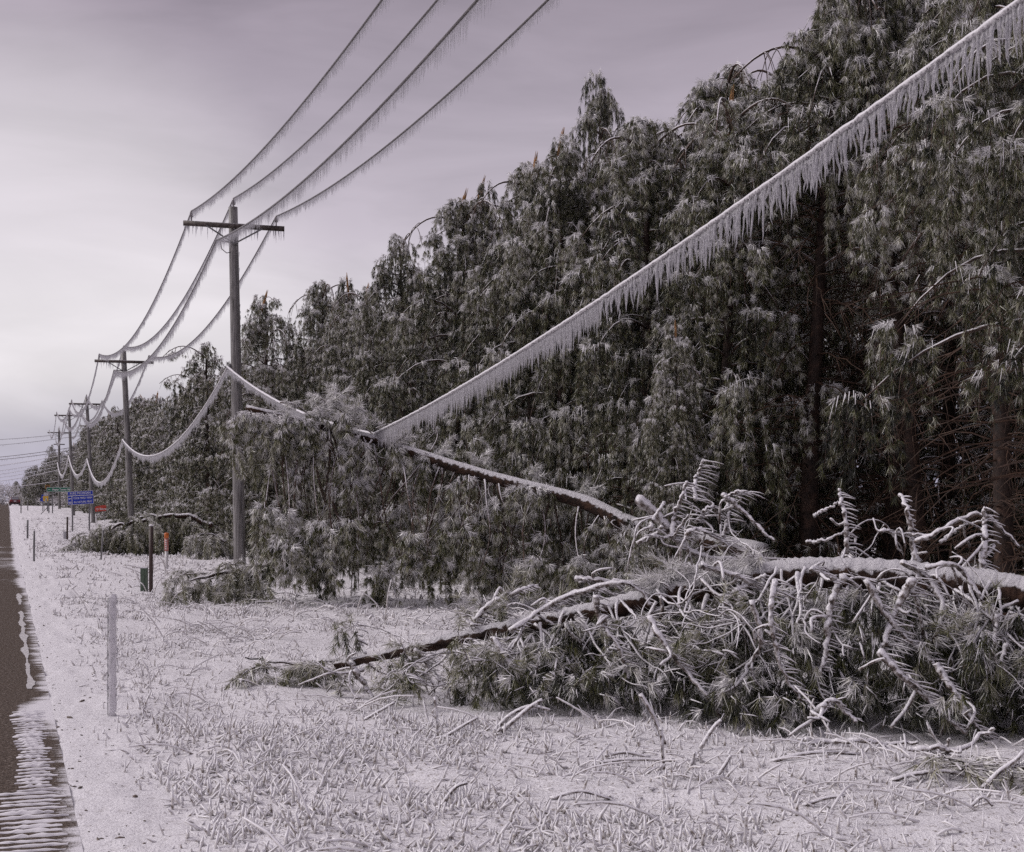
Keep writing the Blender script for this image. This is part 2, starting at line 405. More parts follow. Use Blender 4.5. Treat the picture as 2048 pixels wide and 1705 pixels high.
# ------------------------------------------------------------------ ground and road
def sheet(name, ls, Ys, zf, mt, vf=None):
    L, Yg = np.meshgrid(ls, Ys)
    Z = zf(L, Yg)
    V = np.stack([L + SLOPE * Yg, Yg, Z], -1).reshape(-1, 3)
    nl, ny = len(ls), len(Ys)
    i = np.arange(ny - 1)[:, None] * nl; j = np.arange(nl - 1)[None]
    q = np.stack([i + j, i + j + 1, i + nl + j + 1, i + nl + j], -1).reshape(-1, 4)
    B = Buf(); B.add(V, q, None if vf is None else vf(L, Yg).ravel())
    return B.build(name, mt)
ls = np.unique(np.concatenate([np.linspace(-700, -30, 12), np.linspace(-30, -9, 8), np.linspace(-8.9, .2, 10), np.arange(.1, 1.4, .05), np.arange(1.4, 11, .11), np.linspace(11, 40, 40), np.linspace(45, 900, 16)]))
Ys = np.concatenate([np.linspace(-60, 4, 12), 5 * 1.017 ** np.arange(1, 177), np.linspace(105, 300, 60), np.linspace(320, 1600, 20)])
ground = sheet('ground', ls, Ys, gz, M['snow_ground'], lambda l, Y: .22 * sstep(.1, .3, l) + sstep(.7, 1.5, l) * .7)
tag(ground, kind='structure')
rl = np.unique(np.concatenate([np.linspace(-7.6, -.4, 10), np.arange(-.35, .40, .05)]))
Yr = np.concatenate([np.linspace(-60, 4, 8), 4 * 1.02 ** np.arange(1, 160), np.linspace(96, 480, 60)])
def zroad(l, Y): return gbase(l, Y) + .004 - .004 * (l + .5) * (l > -.5)
def vroad(l, Y):
    s = .02 + .62 * sstep(.05, .40, l)
    s = s + .55 * np.exp(-((Y - 11.7) / .5) ** 2) * sstep(.0, .10, l)     # lobe beyond the rumble strip
    s = s + .5 * sstep(27, 34, Y) * sstep(95, 60, Y) * (.5 + .9 * (vnoise(l * 0 + 3, Y * .42, 9) - .5)) * 1.1
    s = s + .16 * sstep(70, 110, Y) + .22 * (vnoise(l * 2.2, Y * .05, 5) - .4)
    return np.clip(s, 0, 1)
road = sheet('road', rl, Yr, zroad, M['wet_asphalt'], vroad)
tag(road, kind='structure')
Bl = Buf()
for y0, y1, w in ((13.0, 22.5, .075), (24, 27, .07), (58, 130, .09)):
    yy = np.linspace(y0, y1, 90)
    cl = .20 + 0 * yy
    wv = w * np.clip(.1 + 1.1 * vnoise(yy * 1.1, yy * 0, 4) + .5 * (vnoise(yy * 12, yy * 0, 14) - .5), .05, 1) / 2
    V = []
    for a, s in ((cl - wv * (.3 + 1.4 * vnoise(yy * 2.3, yy * 0 + 5, 44)), 0), (cl + wv * (.3 + 1.4 * vnoise(yy * 2.9, yy * 0 + 9, 45)), 0)):
        V.append(np.stack([a + SLOPE * yy, yy, zroad(a, yy) + .004], -1))
    V = np.concatenate(V); n_ = len(yy); k = np.arange(n_ - 1)
    Bl.add(V, np.stack([k, k + n_, k + n_ + 1, k + 1], -1))
edge = Bl.build('edge_line', M['paint_line'], road)
# snow packed between the grooves of the rumble strip: one small ridge each, laid across the road edge
ridges = []
for s_ in range(5):
    rr = np.random.default_rng(100 + s_); B = Buf()
    n_ = 12; x = np.linspace(-.14, .14, n_); prof = np.clip(np.sin(np.linspace(.06, .94, n_) * math.pi) ** .4, 0, 1) * rr.uniform(.55, 1.1, n_)
    rows = []
    for k, (yy, zz) in enumerate(((-1, 0), (-.55, .8), (.3, 1), (1, 0))):
        rows.append(np.stack([x, yy * .028 * prof + rr.normal(0, .004, n_), zz * .016 * prof * rr.uniform(.7, 1.2, n_) - .002], -1))
    V = np.concatenate(rows); i = np.arange(3)[:, None] * n_; j = np.arange(n_ - 1)[None]
    B.add(V, np.stack([i + j, i + j + 1, i + n_ + j + 1, i + n_ + j], -1).reshape(-1, 4))
    ridges.append(B.mesh('snow_ridge', M['snow_ridge']))
y = 6.6
while y < 11.6:
    o = link('snow_ridge', ridges[RNG.integers(5)], road)
    l = .17 + RNG.normal(0, .015) - .05 * (y < 8.3)
    o.location = RL(l, y, float(zroad(l, y)) + .001); o.rotation_euler = (0, 0, math.atan(-SLOPE) * 1.0 + RNG.normal(0, .03))
    o.scale = (RNG.uniform(.75, 1.05) * (1.3 if y < 8.3 else .85), RNG.uniform(.45, .85), RNG.uniform(.7, 1.3)); y += .105 * RNG.uniform(.92, 1.08)

# ------------------------------------------------------------------ pines
def pine(seed, H, R, nc, ns, dens, nn, w, L=.15, crown_lo=.06, deadn=30, inner=14, snow=.5):
    """returns trunk, limb, dead branch and crown meshes of an ice-bowed pine, base at origin"""
    g = np.random.default_rng(seed)
    T = Buf(); tz = np.linspace(-.3, H * .97, 10); bend = np.cumsum(g.normal(0, .05, (10, 2)), 0)
    tp = np.column_stack([bend[:, 0], bend[:, 1], tz])
    tube(T, tp, np.linspace(.018 * H, .03, 10), 8)
    def trunk_at(z): return np.array([np.interp(z, tz, tp[:, 0]), np.interp(z, tz, tp[:, 1]), z])
    Lb, Db = Buf(), Buf(); Np, Nt, Nv = [], [], []
    def rec(q, t, v): Np.append(q); Nt.append(t); Nv.append(v)
    for i in range(nc):
        u = crown_lo + (1 - crown_lo) * ((i + g.random()) / nc) ** .9
        h = H * u; az = i * 2.39996 + g.normal(0, .4)
        prof = np.interp(u, [0, .2, .5, .75, .9, 1], [.85, 1, 1, .82, .55, .12])
        rl_ = R * prof * g.uniform(.5, 1.15)
        o = np.array([math.cos(az), math.sin(az), 0]); lat = np.array([-o[1], o[0], 0])
        up = g.uniform(.0, .35) * rl_; dr = g.uniform(.2, .8) * rl_; t = np.linspace(0, 1, 7)
        path = trunk_at(h) + np.outer(rl_ * t, o) + np.outer(g.normal(0, .15) * rl_ * t ** 2, lat) + np.outer(up * np.sin(t * math.pi * .8) - dr * t ** 2.4, [0, 0, 1])
        path[:, 2] = np.maximum(path[:, 2], .15)
        tube(Lb, path, np.linspace(.012 + .012 * rl_, .008, 7), 4)
        vb = g.uniform(.06, .50) + (.08 if u > .8 else 0); sc = np.interp(u, [0, .6, 1], [1.1, 1, .62])
        clump(g, path[-1], g.uniform(.26, .46) * sc, g.uniform(.8, 1.9) * sc, ns, vb, dens, rec, Lb, snow)
        if rl_ > .7: clump(g, path[4], g.uniform(.22, .36) * sc, g.uniform(.6, 1.3) * sc, ns // 2, vb - .04, dens, rec, Lb, snow)
    for i in range(7):                                       # bare limbs bent over by the ice
        h = H * g.uniform(.5, .97); az = g.uniform(0, 6.28); o = np.array([math.cos(az), math.sin(az), 0]); lat = np.array([-o[1], o[0], 0]); ln = R * g.uniform(.5, 1.0)
        t = np.linspace(0, 1, 12); up = g.uniform(.25, .7)
        path = trunk_at(h) + np.outer(ln * t, o) + np.outer(g.normal(0, .3) * t ** 2, lat) + np.outer(up * np.sin(t * 2.6) - g.uniform(.1, .8) * t ** 3, [0, 0, 1])
        tube(Lb, path, np.linspace(.032, .014, 12), 5)
        for j in range(7):
            k = g.integers(4, 12); q = np.linspace(0, 1, 6); l2 = g.uniform(.25, .7)
            pp = path[k] + np.outer(q * l2 * .5, nrm(g.normal(size=3) * [1, 1, .2])) + np.outer(.08 * q - l2 * q ** 2, [0, 0, 1])
            tube(Lb, pp, np.linspace(.012, .006, 6), 4)
            if j % 2: clump(g, pp[-1], .10, .3, 4, .42, dens, rec, None, snow)
    for i in range(inner):                                   # inner growth, crown shade put into its darker needle colour
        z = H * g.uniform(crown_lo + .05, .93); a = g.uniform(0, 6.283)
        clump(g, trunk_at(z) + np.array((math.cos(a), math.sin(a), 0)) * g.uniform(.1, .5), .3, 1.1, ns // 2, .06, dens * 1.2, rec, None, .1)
    clump(g, trunk_at(H * .95) + np.array((g.normal(0, .12), g.normal(0, .12), 0)), .2, .7, ns, .4, dens, rec, Lb, snow)
    for i in range(deadn):                                   # dead inner branches low on the trunk
        h = H * g.uniform(.04, max(.4, crown_lo + .12)); az = g.uniform(0, 6.28); ln = g.uniform(.5, 1.15) * R; t = np.linspace(0, 1, 8)
        o = np.array([math.cos(az), math.sin(az), 0]); lat = np.array([-o[1], o[0], 0])
        path = trunk_at(h) + np.outer(ln * t, o) + np.outer(g.normal(0, .3) * t ** 2, lat) + np.outer(g.uniform(-.1, .4) * t - g.uniform(.2, 1.1) * t ** 2.2, [0, 0, 1]) + np.outer(np.cumsum(g.normal(0, .035, 8)), lat) + np.outer(np.cumsum(g.normal(0, .035, 8)), [0, 0, 1])
        path[:, 2] = np.maximum(path[:, 2], .05)
        tube(Db, path, np.linspace(.018, .004, 8), 3)
        for j in range(5):
            k = g.integers(2, 8); q = np.linspace(0, 1, 4); d = nrm(g.normal(size=3) + np.array([0, 0, -.5]))
            tube(Db, path[k] + np.outer(q * g.uniform(.2, .6), d) + np.outer(-.12 * q ** 2, [0, 0, 1]), np.linspace(.007, .003, 4), 3)
    C = Buf(); needles(C, np.concatenate(Np), np.concatenate(Nt), np.concatenate(Nv), nn, L, w, g, lo=10, hi=66, grav=.45)
    TOPS[seed] = tp[-1]
    return T.mesh('trunk', M['bark_snowless']), Lb.mesh('limbs', M['limb']), C.mesh('crown', M['needle'], False), Db.mesh('dead_branches', M['dead_bark']), seed

TOPS = {}
HI = [pine(11 + i, 9.0, (1.7, 1.45, 1.95, 1.55)[i], (62, 58, 66)[i], 14, .058, 17, .0038, .14, inner=24, snow=.62) for i in range(3)]
MID = [pine(41 + i, 9.0, (1.7, 1.4, 1.9, 1.5)[i], 56, 9, .11, 12, .0095, .18, deadn=6, inner=20, snow=.62) for i in range(3)]
OPEN = [pine(77 + i, 9.5, 2.0, (46, 34)[i], 14, .058, 17, .0037, .14, crown_lo=(.40, .67)[i], deadn=(60, 100)[i], inner=(12, 6)[i], snow=.62) for i in range(2)]
def stub_mesh(seed, h=.26, r=.05):
    """splintered wood where a top snapped off"""
    g = np.random.default_rng(seed); B = Buf()
    tube(B, [(0, 0, -.5), (0, 0, 0), (.01, 0, h * .5)], (r * 1.1, r, r * .8), 7)
    for k in range(7):
        a = k * .9; x, y = math.cos(a) * r * .55, math.sin(a) * r * .55
        tube(B, [(x, y, h * .4), (x * 1.1, y * 1.1, h * .75), (x * .9 + g.normal(0, .01), y * .9, h * g.uniform(.8, 1.6))], (r * .38, r * .3, .004), 4)
    return B.mesh('broken_top', M['splintered_wood'])
STUBS = [stub_mesh(i) for i in range(3)]
def plant_pine(meshes, l, Y, h, rz, label, group=None, wscale=1.0, stub=False, lean=0.0, name='pine_tree'):
    o = empty(name, RL(l, Y, float(gz(l, Y))), rz)
    o.rotation_euler = (lean * math.cos(rz), lean * math.sin(rz), rz)
    s = h / 9.0; o.scale = (s * wscale, s * wscale, s)
    for nme, me in zip(('trunk', 'limbs', 'crown', 'dead_branches'), meshes):
        q = link(nme, me, o)
        if nme == 'dead_branches': q['kind'] = 'stuff'
    if stub:
        b = link('broken_top', STUBS[RNG.integers(3)], o); b.location = TOPS[meshes[4]] + np.array((0, 0, .12)); b.rotation_euler = (RNG.normal(0, .25), RNG.normal(0, .25), RNG.uniform(0, 6))
        tag(b, 'pale orange splintered wood of the snapped top')
    return tag(o, label, 'tree', group)
LA = 10.0
def front(px, py, meshes, label, ws=1.0, stub=False, l=LA, group='ice-bowed pines of the roadside row', lean=0.0):
    Y = FPX * l / (px - 15.0); z = EYE + (HY - py) / FPX * Y - float(gbase(l, Y))
    return plant_pine(meshes, l, Y, z, RNG.uniform(0, 6.28), label, group, ws, stub, lean)
# tops read off the photograph, nearest first
F = [
 (2120, -170, 2, 10.0, 'ice-laden pine overhanging the upper right corner, its branches hanging in front of the dark grove', 1.0, False),
 (2000, -60, 0, 12.4, 'tall pine whose crown leaves the top of the picture behind the sagging cable', .95, False),
 (1625, 85, 1, 12.6, 'pine with a broad drooping crown and bent white limbs beside the tallest one', 1.05, False),
 (1440, 200, 3, 11.4, 'pine with a hooked drooping leader between the broad crown and the slim spire', .95, True),
 (1275, 235, 0, 10.6, 'rounded pine directly beside the slim spire-topped one', 1.0, False),
 (1187, 150, 1, 11.2, 'slim spire-topped pine rising above its neighbours in mid picture', .62, False),
 (1120, 290, 2, 10.4, 'pine with a bright splintered top just before the slim spire', .85, True),
 (1050, 320, 3, 10.0, 'pine with a bulging icy crown and snapped top, third before the slim spire', .95, True),
 (975, 370, 1, 10.4, 'narrow pine with a torn top between two bulging crowns', .75, True),
 (905, 395, 0, 9.6, 'bulging round-shouldered pine with a short snapped leader', 1.0, True),
 (818, 475, 2, 10.2, 'pine with a small hooked side tip over open sky', .8, False),
 (745, 575, 3, 9.6, 'pine with a bare arched limb and a broken mast-like top', .85, True),
 (690, 560, 1, 10.0, 'pine with a thin splintered tip above the fallen trunk', .75, True),
 (632, 560, 0, 9.6, 'columnar pine just past the one with the thin splintered tip', .8, False),
 (548, 590, 2, 9.6, 'pine with a horn-like broken stub leaning over its crown beside the tall pole', .9, True),
 (1350, 660, 1, 9.3, 'shorter pale grey-green pine bowed over in front of the grove under the long cable', .75, True),
]
VAR = HI
for px, py, v, l, lab, ws, st in F: front(px, py, OPEN[0 if px > 2000 else 1] if px > 1500 else HI[v % 3], lab, ws, st, l)
# the open-bottomed pine whose trunk shows in the dark gap
Y = 23.0; l = 14.0
plant_pine(OPEN[1], l, Y, 10.2, 2.2, 'leaning dark-trunked pine with bare inner branches in the gap of the grove', 'ice-bowed pines of the roadside row', .72, False, lean=.07)
# the row beyond the first pole
Y = 61.0; k = 0
while Y < 205:
    ll = 9.9 + RNG.normal(0, .5); hh = RNG.uniform(7.2, 9.7) * (1 + .0006 * (Y - 60))
    plant_pine(MID[k % 3], ll, Y, hh, RNG.uniform(0, 6.28), 'ice-bowed pine in the long row receding beyond the tall roadside pole', 'pines receding beyond the tall roadside pole', RNG.uniform(.85, 1.1), RNG.random() < .3)
    Y += RNG.uniform(2.3, 3.6); k += 1
# the grove behind the front row
for li, (l0, y0, y1, st) in enumerate(((12.6, 24, 110, 3.3), (15.4, 15, 100, 3.4), (18.4, 14, 75, 3.6), (21.5, 14, 60, 3.4), (25, 14, 45, 3.2))):
    Y = y0
    while Y < y1:
        hi = (l0 < 14 and Y < 42)
        if not (l0 < 14 and Y < 26):
            plant_pine((OPEN[1] if (Y < 31 and l0 < 17) else HI[RNG.integers(3)] if hi else MID[RNG.integers(3)]), l0 + RNG.normal(0, .4), Y, RNG.uniform(8.2, 9.2) * (1 if li == 0 else 1.12) * (1.15 if Y < 24 else 1), RNG.uniform(0, 6.28), 'pine standing deep in the dark grove behind the roadside row', 'pines deep in the grove', RNG.uniform(.85, 1.15))
        Y += st * RNG.uniform(.8, 1.2)

# ------------------------------------------------------------------ icicles and lines
def icicle_batch(B, tops, ln, r, sides=4, rng=RNG):
    m = len(tops); s = np.array([0, .6, 1.0])
    Pp = np.repeat(tops[:, None, :], 3, 1).astype(float); Pp[:, :, 2] -= ln[:, None] * s[None]
    Pp[:, 1:, :2] += rng.normal(0, .003, (m, 2, 2))
    tubes(B, Pp, r[:, None] * np.array([1.0, .7, .12])[None], sides, caps=False)
def sagline(A, Bp, sag, n):
    t = np.linspace(0, 1, n)[:, None]; p = A + (Bp - A) * t; p[:, 2] -= (4 * sag * t * (1 - t))[:, 0]; return p
def along(path, step, jit=.3, rng=RNG):
    seg = np.linalg.norm(np.diff(path, axis=0), axis=1); cum = np.concatenate(([0], np.cumsum(seg)))
    s = np.arange(0, cum[-1], step); s = s + rng.uniform(-jit, jit, len(s)) * step; s = np.clip(s, 0, cum[-1])
    return np.stack([np.interp(s, cum, path[:, i]) for i in range(3)], 1)

# poles: column of base, row of base, column of top, row of top, distance, half length of the arm
POLES = [(480, 1128, 466, 415, 40.0), (266, 1111, 247, 702, 69.7), (187, 1044, 173, 795, 114.6), (147, 1026, 138, 820, 138.5), (119, 1016, 118, 857, 180.0)]
PL = ['tall weathered utility pole with crossarm standing beside the fallen pine', 'utility pole with iced crossarm, second along the line', 'utility pole behind the blue sign, third along the line', 'utility pole rising over the green sign, fourth along the line', 'short far utility pole with two crossarms at the road crossing']
LATD = nrm(np.array((1.0, -SLOPE * 1.0, 0)))        # across the road
ALND = nrm(np.array((SLOPE, 1.0, 0)))               # along the road
ATT = []
Bar = Buf(); ins = Buf()
def lathe(B, prof, sides=8, c=(0, 0, 0)):
    pts = np.array([(0, 0, z) for r_, z in prof]) + np.asarray(c); tube(B, pts, [r_ for r_, z in prof], sides)
lathe(ins, [(.018, 0), (.018, .10), (.05, .11), (.045, .15), (.055, .16), (.045, .20), (.05, .21), (.03, .27), (.012, .28)])
ins_me = ins.mesh('insulator', M['insulator'])
for i, (bx_, by_, tx_, ty_, Yp) in enumerate(POLES):
    base = P(bx_, by_, Yp); top = P(tx_, ty_, Yp)
    g_ = gw(base[0], base[1]); base[2] = g_
    root = empty('utility_pole', base)
    tag(root, PL[i], 'utility pole', 'utility poles along the road')
    rel = top - base
    B = Buf(); n_ = 14; t = np.linspace(-.03, 1, n_)
    tube(B, np.outer(t, rel), np.linspace(.165, .122, n_), 14)
    B.build('pole_shaft', M['pole_wood'], root)
    B = Buf()                                                # ice skin lumps at the foot
    az = rel * (1 - .055)
    half = 1.33
    R3 = np.stack([LATD, ALND, np.array([0, 0, 1.0])], 1)
    B = Buf(); box(B, az - ALND * .16, (2 * half, .10, .125), R3); B.build('crossarm', M['arm_wood'], root)
    for s in (-1, 1):
        B = Buf(); a0 = az + LATD * s * half * .56 - ALND * .22 + np.array([0, 0, -.04]); a1 = az - ALND * .17 + np.array([0, 0, -.42]) + LATD * s * .09
        tube(B, [a0, a1], .022, 5); B.build('brace', M['steel'], root)
    at = {}
    for s, nme in ((-1, 'left'), (1, 'right')):
        o = link('insulator', ins_me, root); p = az + LATD * s * half * .84 - ALND * .16 + np.array([0, 0, .06]); o.location = p; at[nme] = base + p + np.array([0, 0, .27])
    o = link('insulator', ins_me, root); p = rel + np.array([0, 0, -.06]) - ALND * .12; o.location = p; at['top'] = base + p + np.array([0, 0, .28])
    B = Buf(); tube(B, [rel * .90 - ALND * .1, rel * .90 - LATD * .25 - ALND * .2, rel * .902 - LATD * .48 - ALND * .22], .025, 5); box(B, rel * .90 - ALND * .13, (.16, .08, .12), R3)
    B.build('side_bracket', M['steel'], root); at['neutral'] = base + rel * .902 - LATD * .48 - ALND * .22
    B = Buf(); tube(B, [rel * .895 - LATD * .38 - ALND * .2, rel * .878 - LATD * .34 - ALND * .2, rel * .868 - LATD * .22 - ALND * .2, rel * .872 - LATD * .1 - ALND * .18], .012, 4)
    B.build('jumper_wire', M['iced_wire'], root)
    cy_ = (735, 880, 918, 912, 925)[i]
    B = Buf(); zc = EYE + (HY - cy_) / FPX * Yp - base[2]; f_ = zc / rel[2]
    box(B, rel * f_ - LATD * .17, (.10, .08, .14), R3); B.build('cable_clamp', M['steel'], root); at['comm'] = base + rel * f_ - LATD * .22
    # icicle fringe under the arm
    B = Buf(); nI = 46 if i < 3 else 24
    xs = RNG.uniform(-half, half, nI); tp = az + xs[:, None] * LATD - ALND * .16 + np.array([0, 0, -.06])
    icicle_batch(B, tp, RNG.uniform(.06, .36, nI), np.full(nI, .011 if i < 2 else .018))
    tag(B.build('icicle_fringe', M['ice'], root), kind='stuff')
    if i < 2:                                                # ice run and stain strips on the shaft
        B = Buf(); nI = 30; tt = RNG.uniform(.2, .93, nI); sg = RNG.choice([-1, 1], nI)
        tp = np.outer(tt, rel) + (sg * .13)[:, None] * LATD - ALND * .08
        icicle_batch(B, tp, RNG.uniform(.05, .16, nI), np.full(nI, .008)); tag(B.build('icicle_fringe', M['ice'], root), kind='stuff')
    if i == 4:
        B = Buf(); box(B, rel * .80 - ALND * .16, (1.3, .10, .12), R3); B.build('crossarm', M['arm_wood'], root)
    if i < 3:
        B = Buf(); t = np.linspace(0, .88, 20); tube(B, np.outer(t, rel) - ALND * (.162 - .038 * t)[:, None] + LATD * (.05 + .01 * np.sin(t * 9))[:, None], .008, 4); B.build('ground_wire', M['steel'], root)
    ATT.append(at)
# the pole outside the frame beside the camera is only where the lines end
Y0 = 4.5
def p0(l, z): return RL(l, Y0, z)
ENDS = {'left': p0(4.97, 9.2), 'top': p0(6.0, 9.65), 'right': p0(7.07, 9.25), 'neutral': p0(5.53, 8.4), 'comm': p0(5.95, 5.32)}
SAG = [1.05, 1.25, 1.75, 1.1, 1.5]
LBL = {'left': 'iced power line on the road-side end of the crossarms', 'top': 'iced power line running over the pole tops', 'right': 'iced power line on the tree-side end of the crossarms', 'neutral': 'heavily iced lower power line on the side brackets below the crossarms'}
for nme in ('left', 'top', 'right', 'neutral'):
    pts = [ENDS[nme]] + [a[nme] for a in ATT]
    root = empty('power_line', pts[1]); off = np.array(pts[1])
    tag(root, LBL[nme], 'power line', 'overhead power lines on the road-side poles')
    W = Buf(); I = Buf()
    for k in range(5):
        path = sagline(pts[k], pts[k + 1], SAG[k] * (.95 if nme == 'neutral' else 1), 40) - off
        rr = (.021 if nme == 'neutral' else .018) * (1, 1, 1.25, 1.4, 1.6)[k]
        tube(W, path, rr, 6)
        tp = along(path, (.027, .038, .056, .08, .11)[k]); tp[:, 2] -= rr * .7
        m = len(tp); wv = .85 + .4 * vnoise(np.arange(m) * .06, np.zeros(m) + k, 6)
        ln = RNG.uniform(.07, .23, m) * wv * (1.35 if nme == 'neutral' else 1.0) * (1, 1.15, 1.2, 1.2, 1.2)[k]
        icicle_batch(I, tp, ln, np.full(m, (.0048, .007, .011, .014, .018)[k]), 3)
    W.build('wire', M['iced_wire'], root); tag(I.build('icicle_fringe', M['ice'], root), kind='stuff')
# the communication cable pulled down by the leaning pine
CONTACT = P(748, 868, 24.6)
root = empty('cable', ATT[0]['comm']); off = np.array(ATT[0]['comm'])
tag(root, 'thick iced cable sagging across the picture, pinned down by the leaning fallen pine', 'cable')
W = Buf(); I = Buf()
spans = [(ENDS['comm'], CONTACT, .3), (CONTACT, ATT[0]['comm'], .25), (ATT[0]['comm'], ATT[1]['comm'], 1.45), (ATT[1]['comm'], ATT[2]['comm'], 1.9), (ATT[2]['comm'], ATT[3]['comm'], 1.5), (ATT[3]['comm'], ATT[4]['comm'], 1.7)]
var = []
for s_ in range(5):
    rr_ = np.random.default_rng(300 + s_); B = Buf(); nseg = 7; t = np.linspace(0, 1, nseg)
    p = np.zeros((nseg, 3)); p[:, 2] = -t; p[:, :2] = np.cumsum(rr_.normal(0, .006, (nseg, 2)), 0)
    tube(B, p, .011 * np.array([1.15, 1, .9, .78, .62, .42, .1]) * rr_.uniform(.88, 1.12, nseg), 6)
    var.append(B.mesh('icicle', M['ice']))
for k, (a, b, sg) in enumerate(spans):
    path = sagline(a, b, sg, 60) - off
    rr = (.026, .026, .032, .04, .045, .05)[k]
    path_f = resample(path, 300 if k == 0 else 60); tube(W, path_f + RNG.normal(0, .0015, path_f.shape), rr * (1 + RNG.normal(0, .06, len(path_f))), 8)
    if k == 0:
        tp = along(path, .0245, .35); tp[:, 2] -= rr * .55
        d = tp[:, 1] + off[1]; keep = d > 8.2; tp = tp[keep]; m = len(tp)
        o_ = np.argsort(tp[:, 1]); tp = tp[o_]
        wv = vnoise(np.arange(m) * .09, np.zeros(m), 21)
        ln = (.19 + .13 * wv) * RNG.uniform(.45, 1.2, m) + .08 * (RNG.random(m) < .10)
        for q in range(min(300, m)):
            o = link('icicle', var[q % 5], root); o.location = tp[q]; o.scale = (RNG.uniform(.8, 1.15), RNG.uniform(.8, 1.15), ln[q]); o.rotation_euler = (RNG.normal(0, .04), RNG.normal(0, .04), RNG.uniform(0, 6.28))
        if m > 300: icicle_batch(I, tp[300:], ln[300:], np.full(m - 300, .0105), 5)
        # the frozen web between neighbouring icicles, close under the cable
        hh = .22 * ln; x = np.stack([tp, tp - np.stack([0 * hh, 0 * hh, hh], 1)], 1).reshape(-1, 3); j = np.arange(m - 1) * 2
        I.add(x, np.stack([j, j + 1, j + 3, j + 2], -1))
    else:
        tp = along(path, (0, .035, .05, .08, .1, .12)[k]); tp[:, 2] -= rr * .6; m = len(tp)
        wv = .6 + .7 * vnoise(np.arange(m) * .07, np.zeros(m) + k, 8)
        icicle_batch(I, tp, RNG.uniform(.09, .24, m) * wv * (1, 1, 1.25, 1.4, 1.4, 1.5)[k], np.full(m, (0, .009, .011, .016, .02, .024)[k]), 4)
W.build('iced_sheath', M['iced_cable'], root); tag(I.build('icicle_fringe', M['ice'], root), kind='stuff')

